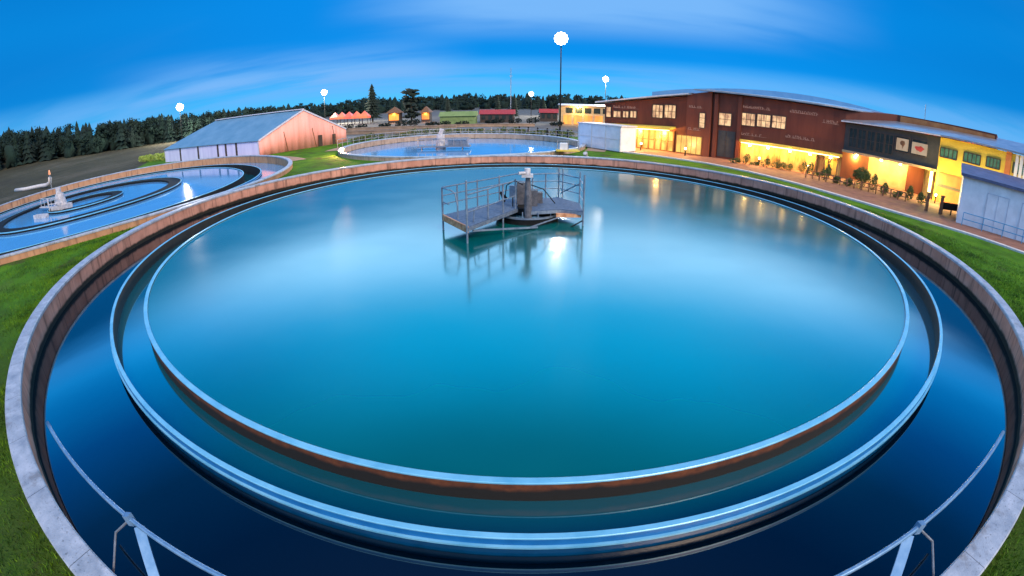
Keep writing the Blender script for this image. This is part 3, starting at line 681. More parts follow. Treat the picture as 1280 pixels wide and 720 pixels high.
# dark recess and pillars
b = MB(); fr_.box(b, .95, 3.05, .25, 3.35, .003, .06); dr_ = b.build('door', M_darkwall, bb); b = MB(); fr_.box(b, 1.9, 1.98, .25, 3.3, .063, .10); b.build('door_frame', M_frame, dr_)
for s_ in (.35, 3.25):
    b = MB(); fr_.box(b, s_, s_ + .45, 0, 7.6, .004, .35); b.build('pillar', M_brown, bb)
# glazed hall, ground floor left
cols = 9
mb = MB(); fl.box(mb, 2.2, 10.2, .1, 2.55, .003, .05); gl = mb.build('hall_glazing', E_hall, bb)
for k in range(cols + 1):
    s_ = 2.2 + 8.0 * k / cols; b = MB(); fl.box(b, s_ - .09, s_ + .09, .05, 2.6, .053, .16); b.build('mullion', M_frame_o, gl)
b = MB(); fl.box(b, 2.2, 10.2, 1.25, 1.33, .054, .12); b.build('transom', M_frame_o, gl)
can = MB(); 
can.add([fl.pt(-1.8, 2.55, 0.003), fl.pt(10.4, 2.95, .003), fl.pt(10.4, 2.8, 1.6), fl.pt(-1.8, 2.4, 1.6), fl.pt(-1.8, 2.8, .003), fl.pt(10.4, 3.2, .003), fl.pt(10.4, 3.05, 1.6), fl.pt(-1.8, 2.65, 1.6)],
        [(0, 1, 2, 3), (4, 7, 6, 5), (0, 4, 5, 1), (1, 5, 6, 2), (2, 6, 7, 3), (3, 7, 4, 0)])
can.build('canopy', M_yellow, bb)
b = MB(); b.bar(fl.pt(-1.4, 2.34, 1.45), fl.pt(10.2, 2.72, 1.45), .10, .06); tb = b.build('tube_lamp', E_warm, bb)
for s_ in (1.5, 5, 8.5): lamp('canopy_light', tuple(fl.pt(s_, 2.2, .9)), 700, (1, .50, .10), .15, tb)
for s_, lb_ in ((2.9, 'added bollard light before the left part of the glazed hall'), (7, 'added bollard light before the right part of the glazed hall')): added_bollard_light(fl.pt(s_, 0, 2.6), 200, (1, .55, .2), lb_)
# block between hall and corner: lit glazing
window(fm, -1.7, 1.5, .15, 2.3, bb, E_hall, 5, 1, .5, .09, M_frame_o)
added_bollard_light(fm.pt(0, 0, 2.2), 260, (1, .6, .2), 'added bollard light before the projecting corner block of the brown building')
# right ground floor: long lit arcade under a bright fascia
b = MB(); fr_.box(b, 3.8, 15.94, 2.35, 2.62, .003, 1.0); b.build('canopy', M_yellow, bb)
b = MB(); b.bar(fr_.pt(4.0, 2.28, .9), fr_.pt(15.6, 2.28, .9), .08, .07); tb = b.build('tube_lamp', E_warm, bb)
b = MB(); fr_.box(b, 3.81, 15.9, 0, 2.34, .003, .05); b.build('lower_wall', M_patchy, bb)
for s_ in (5.0, 7.2, 9.8, 12.2, 14.6): MB().tube([fr_.pt(s_, 1.95, .55), fr_.pt(s_, 2.2, .55)], .13, 10).build('lantern', E_lant, tb); lamp('canopy_light', tuple(fr_.pt(s_, 2.1, .95)), 330, (1, .56, .11), .12, tb)
for s_, lb_ in ((6.5, 'added bollard light before the left half of the lit arcade'), (12.2, 'added bollard light before the right half of the lit arcade')): added_bollard_light(fr_.pt(s_, 0, 2.0), 120, (1, .42, .2), lb_)
for k, s_ in enumerate((12.9, 13.9, 14.5, 15.4)):
    b = MB(); fr_.box(b, s_, s_ + .12, 0, 2.3, .053, .6); b.build('gate_post', M_frame, bb)
b = MB(); fr_.box(b, 12.9, 15.5, 1.95, 2.05, .10, .5); b.build('lintel', M_frame, bb)

# ---- yellow wing
yw = empty('yellow_wing', (41.3, 36.2, 0), 'long low building with yellow and dark walls under a blue metal roof', 'building')
bk = Vector((.87, .5, 0)); of2 = lambda p, d: (p[0] + bk.x * d, p[1] + bk.y * d)
MB().prism([(34.83, 45.25), P4, of2(P4, 7), of2((34.83, 45.25), 5)], 2.95, [6.1, 6.5, 6.6, 6.2]).build('dark_wall', M_darkwall, yw)
MB().prism([of2((34.83, 45.25), 2.2), of2(P4, 2.2), of2(P4, 6.8), of2((34.83, 45.25), 4.9)], 0, 2.94).build('recessed_wall', M_tan, yw)
MB().prism([P4, P6, of2(P6, 9), of2(P4, 9)], 0, [6.5, 6.6, 6.6, 6.5]).build('yellow_wall', M_yellow, yw)
r2 = MB(); r2.prism([fd.pt(-.3, 0, .7)[:2], fd.pt(11.3, 0, .7)[:2], fy.pt(18, 0, .7)[:2], of2(P6, 12), of2(P3, 6)], [6.2, 6.55, 6.65, 8.0, 7.3], [6.36, 6.72, 6.82, 8.2, 7.5]); r2.build('roof', M_roof, yw)
MB().bar(fd.pt(-.3, 6.27, .74), fd.pt(11.2, 6.62, .74), .05, .14).build('fascia', M_trim, yw)
b = MB(); fd.box(b, -.0, 11.1, 2.94, 3.18, .003, .4); b.build('slab', M_orangep if False else M_tan, yw)
for k in range(5): window(fd, .6 + k * 1.08, 1.55 + k * 1.08, 3.6, 5.7, yw, E_glassd, 2, 2)
for k in range(2): window(fd, 6.1 + 1.95 * k, 7.8 + 1.95 * k, 4.1, 5.75, yw, E_glassd, 1, 1)
def poster(F, s0, s1, z0, z1, label, blob):
    pm = MB(); F.box(pm, s0, s1, z0, z1, .12, .16)
    o = pm.build('poster', M_posterbg); tag(o, label, 'poster')
    q = MB(); K = 18; cs, cz = (s0 + s1) / 2, (z0 + z1) / 2
    if blob == 'red':
        pp = [(math.cos(a) * (.52 + .1 * math.sin(3 * a)), math.sin(a) * (.27 + .06 * math.cos(5 * a))) for a in [k * math.tau / K for k in range(K)]]
        mt = M_redroof
    else:
        pp = [(.05, -.45), (.16, -.15), (.32, .1), (.22, .38), (-.1, .42), (-.3, .2), (-.22, -.02), (-.02, -.12)]; mt = M_brownp
    K = len(pp)
    q.add([F.pt(cs + a, cz + c, d) for d in (.163, .18) for a, c in pp], [tuple(range(K)), tuple(range(K, 2 * K))[::-1]] + [(i, (i + 1) % K, K + (i + 1) % K, K + i) for i in range(K)])
    q.build('print', mt, o); return o
M_posterbg = emit_mat('backlit_poster', (.85, .62, .40), .3, (.7, .45, .25), 1.5)
poster(fd, 6.25, 7.65, 4.3, 5.55, 'square backlit tan poster with a small brown figure on the dark wall', 'brown')
poster(fd, 8.05, 9.85, 4.25, 5.45, 'square backlit tan poster with a red blot on the dark wall', 'red')
for s0, s1 in ((.15, 2.15), (2.95, 4.9), (5.6, 7.15), (8.6, 10.4), (11.6, 13.4)):
    w_ = window(fy, s0, s1, 4.55 + .03 * s0, 5.5 + .03 * s0, yw, E_teal, 4, 1, 0, .10, M_frame)
b = MB(); fy.box(b, 7.75, 8.35, 0, 6.6, .003, .25); b.build('pilaster', M_orange, yw)
b = MB(); fy.box(b, .35, 4.2, .0, 3.0, .003, .06); b.build('orange_panel', M_orange, yw)
b = MB(); fy.box(b, .3, 4.3, 1.55, 1.85, .063, .12); b.build('dark_band', M_darkwall, yw)
b = MB()
for k in range(9): fy.box(b, 8.8 + k * .5, 9.15 + k * .5, 2.9, 6.55, .003, .18)
b.build('pale_fins', M_white, yw)
b = MB(); fd.box(b, 7.6, 9.6, 0, 2.9, .003 - 1.9, -1.7); b.build('brown_door', M_brown, yw)
for s_ in (1.5, 4.5, 6.8): MB().tube([fd.pt(s_, 2.70, -.9), fd.pt(s_, 2.93, -.9)], .12, 10).build('ceiling_lantern', E_lant, yw); lamp('recess_light', tuple(fd.pt(s_, 2.5, -.9)), 420, (1, .66, .16), .08, yw)
lamp('recess_light', tuple(fd.pt(10.7, 2.0, .9)), 500, (1, .66, .16), .08, yw)
for s_, lb_ in ((1.2, 'added bollard light at the left end of the yellow wall'), (5.0, 'added bollard light behind the white shed, middle of the yellow wall'), (9.5, 'added bollard light by the pale fins of the yellow wall')): added_bollard_light(fy.pt(s_, 0, 2.2), 420, (1, .74, .22), lb_)
lb = MB(); fd.box(lb, 10.55, 10.85, .3, 2.9, .35, .6); tag(lb.build('light_column', E_post), 'bright warm light column at the corner where the yellow wall begins', 'lamp')
# small roof aerial
tag(MB().tube([(52, 49, 8.2), (52, 49, 10.6)], .05, 5).build('roof_aerial', M_post), 'thin aerial on the roof of the brown building at the right', 'aerial')

# ---- white container beside the glazed hall
cn = empty('white_container', (8, 57, 0), 'white windowless container box beside the glazed yellow hall', 'container')
ca, cb_, = Vector((6.6, 60.2, 0)), Vector((10.9, 54.2, 0)); fc = Fr(ca[:2], cb_[:2])
b = MB(); fc.box(b, 0, 7.3, .1, 2.95, -2.6, 0); b.build('body', M_white, cn)
b = MB(); fc.box(b, -.1, 7.4, 2.953, 3.08, -2.7, .1); b.build('roof', M_trim, cn)
b = MB()
fc.box(b, .05, 7.25, 1.45, 1.5, .003, .05)
for s_ in (.05, 2.4, 4.8, 7.15): fc.box(b, s_, s_ + .1, .1, 2.9, .003, .06)
b.build('ribs', M_trim, cn)
b = MB(); fc.box(b, 0.05, 7.25, 0, .098, -2.5, -.05); b.build('base', M_darkwall, cn)
# ---- white shed at the right with blue roof
sh = empty('white_shed', (34, 26.3, 0), 'white shed with a dark blue flat roof beside the red paving', 'shed')
S0, S1 = (33.9, 26.5), (39.6, 19.6); fs_ = Fr(S0, S1)
b = MB(); fs_.box(b, 0, 14, 0, 3.75, -5, 0); b.build('wall', M_white, sh)
b = MB(); fs_.box(b, -.25, 14.2, 3.76, 4.05, -5.3, .35); b.build('roof', M_roofd, sh) if False else None
M_roofd = rough_mat('dark_blue_roof', (.05, .06, .12), (.10, .11, .20), 1.5, .5)
b = MB(); b.add([fs_.pt(-.25, 3.753, .35), fs_.pt(14.2, 3.753, .35), fs_.pt(14.2, 4.3, -5.3), fs_.pt(-.25, 4.3, -5.3), fs_.pt(-.25, 3.98, .35), fs_.pt(14.2, 3.98, .35), fs_.pt(14.2, 4.6, -5.3), fs_.pt(-.25, 4.6, -5.3)],
               [(0, 3, 2, 1), (4, 5, 6, 7), (0, 1, 5, 4), (1, 2, 6, 5), (2, 3, 7, 6), (3, 0, 4, 7)]); b.build('roof', M_roofd, sh)
for s_, w in ((2.4, 1.9), (5.6, 1.9), (9, 1.9)):
    d_ = MB(); fs_.box(d_, s_, s_ + w, .05, 2.9, .003, .035); do = d_.build('door', M_white, sh)
    b = MB()
    for a, c, e, f in ((s_ - .06, s_, 0.05, 2.96), (s_ + w, s_ + w + .06, .05, 2.96), (s_ + w / 2 - .02, s_ + w / 2 + .02, .05, 2.9), (s_, s_ + w, 2.9, 2.96)): fs_.box(b, a, c, e, f, .036, .06)
    b.build('door_frame', M_tentt, do)
# blue hand rail in front of the shed
hr = empty('blue_handrail', (34.5, 24.5, 0), 'thin blue handrail running in front of the white shed', 'handrail')
M_bluer = rough_mat('blue_paint', (.05, .25, .42), (.08, .35, .55), 4, .4)
A_, B_ = Vector((33.6, 25.6, 0)), Vector((39.3, 18.4, 0))
for h in (1.05, .55): MB().tube([A_ + Vector((0, 0, h)), B_ + Vector((0, 0, h))], .035, 6).build('rail', M_bluer, hr)
for k in range(6): p = A_.lerp(B_, k / 5); MB().tube([p, p + Vector((0, 0, 1.05))], .035, 6).build('post', M_bluer, hr)

# timber railing and posts in front of the recess
for (x, y), lab in (((33.6, 30.0), 'short brown timber post at the path edge left of the dark barrier'), ((34.5, 29.0), 'brown timber post beside the dark barrier near the shed')):
    b = MB(); b.bar((x, y, 0), (x, y, 1.5), .22, .22); b.bar((x, y, 1.5), (x, y, 1.62), .30, .30); tag(b.build('timber_post', M_brownp), lab, 'post')
bar_ = empty('dark_barrier', (35.5, 30, 0), 'low dark barrier between the timber post and the white shed', 'barrier')
MB().bar((34.9, 29.3, .75), (37.2, 29.0, .75), .1, .6).build('panel', M_black, bar_)
for x in (35.0, 36.2, 37.1): MB().bar((x, 29.25 - (x - 35) * .1, 0), (x, 29.25 - (x - 35) * .1, .45), .1, .1).build('leg', M_black, bar_)
fc2 = empty('low_fence', (33, 38, 0), 'low brown post fence along the planted bank before the lit recess', 'fence')
fa, fb_ = Vector((28.2, 42.6, 0)), Vector((34.2, 33.5, 0))
for k in range(15): p = fa.lerp(fb_, k / 14); MB().bar(p, p + Vector((0, 0, .85)), .09, .09).build('post', M_brownp, fc2)
for h in (.4, .8): MB().bar(fa + Vector((.06, .04, h)), fb_ + Vector((.06, .04, h)), .05, .07).build('rail', M_brownp, fc2)

# ================================================================ tent
A, B, C = Vector((-59.3, 64.5, 0)), Vector((-36.1, 58.9, 0)), Vector((-27.8, 71.8, 0))
D = A + (C - B); WH = 2.15; RH = 5.7
tn = empty('event_tent', tuple(B), 'large tent with blue grey roof, pale long side and salmon lit gable end', 'tent')
mBC, mAD = (B + C) / 2, (A + D) / 2; ridge0 = mAD + (mBC - mAD) * .16
fa_ = Fr(A[:2], B[:2]); up = Vector((0, 0, 1))
ov = .35; o1 = (A - D).normalized() * ov
rr = MB()
rr.add([A + up * WH + o1 * .6, B + up * WH + o1 * .6, mBC + up * RH, ridge0 + up * (RH - .1), C + up * WH - o1 * .6, D + up * WH - o1 * .6], [(0, 1, 2, 3), (3, 2, 4, 5), (0, 3, 5)])
ro_ = rr.build('roof', M_tentr, tn); sol = ro_.modifiers.new('t', 'SOLIDIFY'); sol.thickness = .06
MB().bar(ridge0 + up * (RH + .02), mBC + up * (RH + .12), .5, .14).build('ridge_cap', M_tentt, tn)
nn = [0, .2, .41, .62, .70, .80, 1.0]
for i in range(len(nn) - 1):
    a, c = nn[i] * fa_.len, nn[i + 1] * fa_.len; b = MB(); fa_.box(b, a + .22, c - .22, .02, WH - .1, -.06, 0); b.build('side_panel', M_tentw, tn)
for q in nn: b = MB(); fa_.box(b, max(0, q * fa_.len - .19), min(fa_.len, q * fa_.len + .19), 0, WH - .05, -.10, .03); b.build('post', M_frame if 0 < q < 1 else M_tentt, tn)
gb = MB(); K = 40; fg = Fr(B[:2], C[:2]); vs = []
for i in range(K + 1):
    s_ = i / K; zt = WH + (RH - WH) * (1 - abs(2 * s_ - 1)) - .02; dd = .07 * math.sin(i * 2.1) + .05 * math.sin(i * .9)
    vs += [fg.pt(s_ * fg.len, .02, dd + .10), fg.pt(s_ * fg.len, zt, .02)]
gb.add(vs, [(2 * i, 2 * i + 2, 2 * i + 3, 2 * i + 1) for i in range(K)]); go_ = gb.build('gable_cloth', M_tentg, tn, smooth=True); sol = go_.modifiers.new('t', 'SOLIDIFY'); sol.thickness = .03
for q in (.02, .30, .62, .86):
    s_ = q * fg.len; zt = WH + (RH - WH) * (1 - abs(2 * q - 1)) - .1
    if q != .02: MB().bar(fg.pt(s_, .05, .26), fg.pt(s_ - .5, min(zt, 2.9), .16), .07, .05).build('seam', M_frame_o, tn)
MB().bar(fg.pt(0, WH, .1), mBC + up * RH + fg.n * .1, .1, .22).build('gable_edge', M_tentt, tn); MB().bar(fg.pt(fg.len, WH, .1), mBC + up * (RH - .01) + fg.n * .1, .1, .22).build('gable_edge', M_tentt, tn)
b = MB(); fg.box(b, 10.0, 10.7, .02, 1.7, .16, .22); b.build('door_opening', M_frame, tn); b = MB(); fg.box(b, 12.6, 13.2, .02, 1.6, .16, .22); b.build('door_opening', M_frame, tn)
lp = empty('path_light', (-21.2, 53.2, 0), 'low yellow path light on the grass where the two background paths meet', 'lamp')
MB().tube([(-21.2, 53.2, 0), (-21.2, 53.2, .55)], .16, 10).build('post', M_yellow, lp); MB().tube([(-21.2, 53.2, .553), (-21.2, 53.2, .8)], .22, 12).build('lens', E_post, lp)
MB().tube([(-21.2, 53.2, .803), (-21.2, 53.2, .88)], .28, 12, .2).build('cap', M_trim, lp)
lamp('path_lamp', (-21.2, 53.2, 1.1), 1500, (1, .48, .22), .1, lp)

# ================================================================ background: canopies, kiosks, low buildings
for k in range(5):
    x, y = -58.5 + k * 3.1, 142.5 - k * 1.9
    t = empty('canopy_tent', (x, y, 0), ORD[k] + ' small pinkish red glowing canopy from the left in the row behind the tent', 'canopy', 'glowing red canopies in a row behind the tent')
    MB().add([(x - 1.4, y - 1.4, 2.3), (x + 1.4, y - 1.4, 2.3), (x + 1.4, y + 1.4, 2.3), (x - 1.4, y + 1.4, 2.3), (x, y, 3.9), (x - 1.4, y - 1.4, 1.75), (x + 1.4, y - 1.4, 1.75), (x + 1.4, y + 1.4, 1.75), (x - 1.4, y + 1.4, 1.75)],
             [(0, 1, 4), (1, 2, 4), (2, 3, 4), (3, 0, 4), (0, 5, 6, 1), (1, 6, 7, 2), (2, 7, 8, 3), (3, 8, 5, 0)]).build('canopy', E_red, t)
    for i, j in ((-1, -1), (1, -1), (1, 1), (-1, 1)): MB().bar((x + 1.3 * i, y + 1.3 * j, 0), (x + 1.3 * i, y + 1.3 * j, 1.9), .1, .1).build('leg', M_frame, t)
for (x, y, w, h, lab) in ((-36.5, 132, 3.4, 2.6, 'amber glowing kiosk left of the broad dark conifer'), (-27.2, 131, 2.4, 2.4, 'small amber glowing kiosk right of the broad dark conifer')):
    t = empty('kiosk', (x, y, 0), lab, 'kiosk')
    MB().box((x - w / 2, y, 0), (x + w / 2, y + 3, h + .2)).build('wall', M_frame, t)
    MB().box((x - w * .42, y - .06, .7), (x + w * .42, y - .003, h - .2)).build('lit_front', E_amber, t)
    MB().add([(x - w * .65, y - 1, h + .2), (x + w * .65, y - 1, h + .2), (x + w * .65, y + 3.6, h + .2), (x - w * .65, y + 3.6, h + .2), (x, y + 1.3, h + 2.0)], [(0, 1, 4), (1, 2, 4), (2, 3, 4), (3, 0, 4), (3, 2, 1, 0)]).build('roof', M_brownp, t)
    lamp('kiosk_light', (x, y - .5, h - .1), 400, (1, .35, .05), .1, t)
def lowhouse(loc, w, d, h, rh, wallm, roofm, label, name='low_building', cat='building', wins=4, glass=None):
    x, y = loc; t = empty(name, (x, y, 0), label, cat)
    MB().box((x - w / 2, y, 0), (x + w / 2, y + d, h)).build('wall', wallm, t)
    MB().add([(x - w / 2 - .3, y - .3, h), (x + w / 2 + .3, y - .3, h), (x + w / 2 + .3, y + d + .3, h), (x - w / 2 - .3, y + d + .3, h), (x - w / 2 - .3, y + d / 2, h + rh), (x + w / 2 + .3, y + d / 2, h + rh)],
             [(0, 1, 5, 4), (3, 4, 5, 2), (0, 4, 3), (1, 2, 5), (0, 3, 2, 1)]).build('roof', roofm, t)
    for k in range(wins):
        a = x - w / 2 + w * (k + .5) / wins; MB().box((a - w / wins * .28, y - .06, .8), (a + w / wins * .28, y - .004, h - .3)).build('window', glass or E_glassd, t)
    return t
lowhouse((-7, 120), 8.4, 5, 2.1, 1.1, M_frame, M_redroof, 'long low building with a red roof before the distant forest, the wider of two', wins=5)
lowhouse((6.2, 128), 4.6, 4, 2.3, 1.0, M_frame, M_redroof, 'small red roofed building just left of the tallest mast', wins=3)
lowhouse((-16.1, 115), 8.6, 4, 1.9, 1.1, M_limet, M_limet, 'lime green fabric marquee in front of the distant forest', 'green_marquee', 'marquee', 4, M_limet)
t = lowhouse((13.8, 110), 11.5, 8, 4.6, .35, M_tan, M_white, 'pale flat roofed building right of the tallest mast with a lit amber front', wins=0)
for k in range(5): MB().box((9.2 + k * 2.1, 109.93, 2.9), (10.7 + k * 2.1, 109.996, 4.1)).build('window', E_glassd, t)
for k in range(4): MB().box((8.6 + k * 2.4, 109.93, .3), (10.4 + k * 2.4, 109.996, 2.4)).build('window', E_amber, t)
MB().tube([(12, 109.9, 4.3), (12, 109.2, 4.3)], .08, 8).build('lamp_arm', M_black, t); lamp('front_light', (12, 109.0, 4.1), 900, (1, .6, .2), .1, t)

# ================================================================ trees
def ico():
    b = bmesh.new(); bmesh.ops.create_icosphere(b, subdivisions=2, radius=1); V = np.array([v.co[:] for v in b.verts]); F_ = np.array([[v.index for v in f.verts] for f in b.faces]); b.free(); return V, F_
IV, IF = ico()
def blobs(cs, rs, jag=.28):
    Vs = []; Fs = []; k = 0
    for c, r in zip(cs, rs):
        j = 1 + rng.normal(0, jag, len(IV)); Vs.append(IV * np.array(r) * j[:, None] + np.array(c)); Fs.append(IF + k); k += len(IV)
    return np.concatenate(Vs), np.concatenate(Fs)
def spiky(x, y, z0, h, w, layers, n=11):
    """conifer crown: stacked ragged skirts of drooping boughs"""
    V = []; Fc = []; k = 0
    for i in range(layers):
        t_ = i / layers; zc = z0 + h * t_; rad = w * (1 - t_) ** .85 * rng.uniform(.85, 1.1) + .1; th = h / layers * 2.0
        a0 = rng.uniform(0, 6.28); V.append([(x, y, min(zc + th, z0 + h))])
        ring = []
        for j in range(n * 2):
            a = a0 + j * math.pi / n; r = rad * (rng.uniform(.8, 1.15) if j % 2 == 0 else rng.uniform(.35, .6))
            ring.append((x + r * math.cos(a), y + r * math.sin(a), zc + (rng.uniform(-.06, .02) if j % 2 == 0 else .12) * h / layers * 4 * .5))
        V.append(ring); m_ = n * 2
        Fc += [(k, k + 1 + j, k + 1 + (j + 1) % m_) for j in range(m_)]; k += 1 + m_
    return np.array([p for q in V for p in q], float), np.array(Fc)
def forest(name, specs):
    Vs = []; Fs = []; k = 0
    for (x, y, z, h, w, con) in specs:
        if con: V, F_ = spiky(x, y, z + h * .05, h * .95, w * .6, 7, 6)
        else:
            m_ = 7; cc_ = np.stack([x + rng.normal(0, w * .24, m_), y + rng.normal(0, w * .24, m_), z + h * rng.uniform(.25, .86, m_)], 1)
            n_ = NL; idx = rng.integers(0, m_, n_); dd = rng.normal(size=(n_, 3)); dd /= np.linalg.norm(dd, axis=1)[:, None]
            pp = cc_[idx] + dd * np.array([w * .26, w * .26, h * .13]) * (rng.uniform(.3, 1.15, n_))[:, None]
            e1 = rng.normal(size=(n_, 3)); e1 /= np.linalg.norm(e1, axis=1)[:, None]; e2 = np.cross(e1, rng.normal(size=(n_, 3))); e2 /= np.linalg.norm(e2, axis=1)[:, None]
            q_ = LS * rng.uniform(.5, 1.3, n_)[:, None]
            V = np.stack([pp - e1 * q_, pp + e2 * q_, pp + e1 * q_], 1).reshape(-1, 3); F_ = np.arange(3 * n_).reshape(n_, 3)
            base = blobs([(x, y, z + h * .3)] + [tuple(c_) for c_ in cc_[:3]], [(w * .30, w * .30, h * .30)] + [(w * .15, w * .15, h * .08)] * 3, .3); F_ = np.concatenate([F_, base[1] + len(V)]); V = np.concatenate([V, base[0]])
        Vs.append(V); Fs.append(F_ + k); k += len(V)
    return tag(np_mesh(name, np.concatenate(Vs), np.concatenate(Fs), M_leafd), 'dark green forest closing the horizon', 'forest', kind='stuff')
sp = []
for i in range(460):                                   # nearer wood at the left, behind the field
    a = R(rng.uniform(-80, -27)); d = rng.uniform(175, 225) ; x, y = d * math.sin(a), d * math.cos(a)
    z = float(fz(np.array(x), np.array(y))) if x > -400 else 0
    q = np.clip((-math.degrees(a) - 30) / 32, 0, 1)
    sp.append((x, y, z - .5, rng.uniform(.8, 1.15) * (8.2 + 3.2 * q), rng.uniform(4.5, 7.5), rng.random() < .35))
NL, LS = 460, .42
forest('forest', sp)
NL, LS = 170, .6
sp = []
for i in range(620):                                   # far wood
    a = R(rng.uniform(-42, 62)); d = rng.uniform(270, 380); x, y = d * math.sin(a), d * math.cos(a)
    sp.append((x, y, -.5, rng.uniform(.85, 1.15) * (d / 330) * 9.6, rng.uniform(5.5, 9), rng.random() < .4))
forest('forest', sp)
def conifer(x, y, h, w, label, z=0, layers=14, lean=0, group=None):
    t = empty('conifer_tree', (x, y, z), label, 'tree', group)
    MB().tube([(x, y, z), (x, y, z + h * .93)], h * .018 + .05, 8, .03).build('trunk', M_bark, t)
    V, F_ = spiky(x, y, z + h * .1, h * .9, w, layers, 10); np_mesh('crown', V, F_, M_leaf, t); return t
conifer(-46.3, 143, 12.0, 3.6, 'tall narrow pointed conifer standing above the distant forest line')
conifer(-35.2, 146, 6.0, 3.8, 'broad dark conifer with two uneven tops between the glowing kiosks') if False else None
t = empty('pine_tree', (-32.4, 136, 0), 'broad dark pine with a ragged top between the two amber kiosks', 'tree')
MB().tube([(-32.4, 136, 0), (-32.3, 136, 4), (-32.6, 136, 8.8)], .3, 8, .08).build('trunk', M_bark, t)
for q in range(7):
    a = q * 2.4; MB().tube([(-32.4, 136, 2.5 + q * .8), (-32.4 + 1.8 * math.cos(a), 136 + 1.8 * math.sin(a), 3.4 + q * .8)], .09, 5, .03).build('limb', M_bark, t)
cs = [(-32.4 + rng.normal(0, .9), 136 + rng.normal(0, .9), rng.uniform(1.4, 9.3)) for _ in range(60)]
V, F_ = blobs(cs, [(rng.uniform(.45, 1.0), rng.uniform(.45, 1.0), rng.uniform(.3, .6)) for _ in cs], .35); np_mesh('crown', V, F_, M_leaf, t)
for i, (x, y, h, lab) in enumerate(((-8.5, 150, 7.2, 'slim conifer before the far forest, left of the low mast'), (-3.2, 140, 7.6, 'slim conifer just left of the low floodlight mast'), (5.0, 139, 7.0, 'slim conifer just right of the low floodlight mast'), (-24, 150, 6.8, 'slim conifer right of the broad dark pine'))):
    conifer(x, y, h, 1.7, lab, 0, 11)
# hedge by the tent, shrubs along the arcade and on the far bank
def leafy(name, cs, rs, mat, label, cat, group=None, n=900, size=.11, par=None):
    """shrub of many small leaf-sized faces spread through its volume"""
    cs = np.array(cs); rs = np.array(rs); idx = rng.integers(0, len(cs), n); d = rng.normal(size=(n, 3)); d /= np.linalg.norm(d, axis=1)[:, None]
    p = cs[idx] + d * rs[idx] * (rng.uniform(.35, 1, n) ** .5)[:, None]; a = rng.normal(size=(n, 3)); a /= np.linalg.norm(a, axis=1)[:, None]; b = np.cross(a, rng.normal(size=(n, 3))); b /= np.linalg.norm(b, axis=1)[:, None]
    s_ = size * rng.uniform(.6, 1.4, n)[:, None]; V = np.stack([p - a * s_, p + b * s_ * .5, p + a * s_, p - b * s_ * .5], 1).reshape(-1, 3); V[:, 2] = np.maximum(V[:, 2], .01)
    o = np_mesh(name, V, np.arange(4 * n).reshape(n, 4), mat, par)
    if label: tag(o, label, cat, group)
    return o
hx = [(-72 + k * 1.6, 71.5 - k * .38 + rng.normal(0, .2), .6 + .012 * k) for k in range(9)]
leafy('hedge', hx, [(1.0, .7, .7)] * 9, M_shruby, 'yellow green hedge at the left end of the tent', 'hedge', n=2600, size=.16)
SG = 'shrubs in the lit bed before the arcade'
for k in range(11):
    p = fr_.pt(4.2 + k * 1.0 + rng.uniform(-.35, .35), 0, 2.6 + rng.uniform(-.5, .4)); h = rng.uniform(.25, .95)
    leafy('shrub', [(p.x, p.y, h * .6), (p.x + .2, p.y - .2, h)], [(rng.uniform(.3, .8), rng.uniform(.3, .6), h * .6), (.35, .3, h * .55)], M_shrub, ORD[k] + ' small leafy shrub from the left in the bed before the lit arcade', 'shrub', SG, 420, .07)
for k in range(9):
    p = Vector((30.0, 41.6, 0)).lerp(Vector((36.0, 33.0, 0)), k / 8); h = rng.uniform(.4, 1.25)
    leafy('shrub', [(p.x, p.y, h * .6), (p.x + rng.uniform(-.4, .4), p.y - .2, h)], [(rng.uniform(.4, .9), .5, h * .6), (.3, .3, h * .55)], M_shrub, ORD[k] + ' leafy shrub from the left behind the low brown fence', 'shrub', 'shrubs behind the low brown fence', 520, .08)
t = empty('round_tree', (32.8, 38.9, 0), 'small round headed tree in front of the bright recess', 'tree')
MB().tube([(32.8, 38.9, 0), (32.85, 38.9, .8)], .07, 6).build('trunk', M_bark, t)
leafy('crown', [(32.8, 38.9, 1.45), (33.1, 38.6, 1.3), (32.4, 39.2, 1.3)], [(.75, .75, .62), (.5, .5, .5), (.5, .5, .5)], M_shrub, None, None, None, 1500, .09, t)
# far bank shrubs behind the back tank
for k in range(26):
    a = R(-62 + k * 5.2); r_ = 20.2 + rng.uniform(-.6, 1.2); x, y = C3[0] + r_ * math.sin(a), C3[1] + r_ * math.cos(a); h = rng.uniform(.5, 1.2)
    leafy('shrub', [(x, y, h * .55), (x + .5, y, h * .7)], [(.9, .8, h * .55), (.6, .6, h * .5)], M_shrub, ORD[k] + ' low grey green shrub from the left on the bank behind the back tank', 'shrub', 'shrubs on the bank behind the back tank', 260, .13)
# railing round the far side of the back tank
rl = empty('tank_railing', (C3[0], C3[1] + 17, 0), 'thin metal railing round the far side of the background tank', 'railing')
pts = [(C3[0] + 18.3 * math.sin(R(a)), C3[1] + 18.3 * math.cos(R(a))) for a in range(-80, 84, 4)]
for h in (.55, 1.1): MB().tube([(x, y, h) for x, y in pts], .04, 5).build('rail', M_post, rl)
for x, y in pts: MB().tube([(x, y, 0), (x, y, 1.12)], .045, 5).build('post', M_post, rl)
# long low wall lines in the yard
for (x0, y0, x1, y1, h, lab) in ((-40, 92, -20, 86.5, 0.55, 'low pale wall in the yard to the right of the tent'), (-18, 101, 2, 103, .5, 'low pale wall across the yard behind the back tank'), (-40, 104, -14, 98, .5, 'longer low pale wall farther back in the yard')):
    b = MB(); b.bar((x0, y0, h / 2), (x1, y1, h / 2), .3, h); b.bar((x0, y0, h + .06), (x1, y1, h + .06), .42, .12); tag(b.build('low_wall', M_path), lab, 'wall')
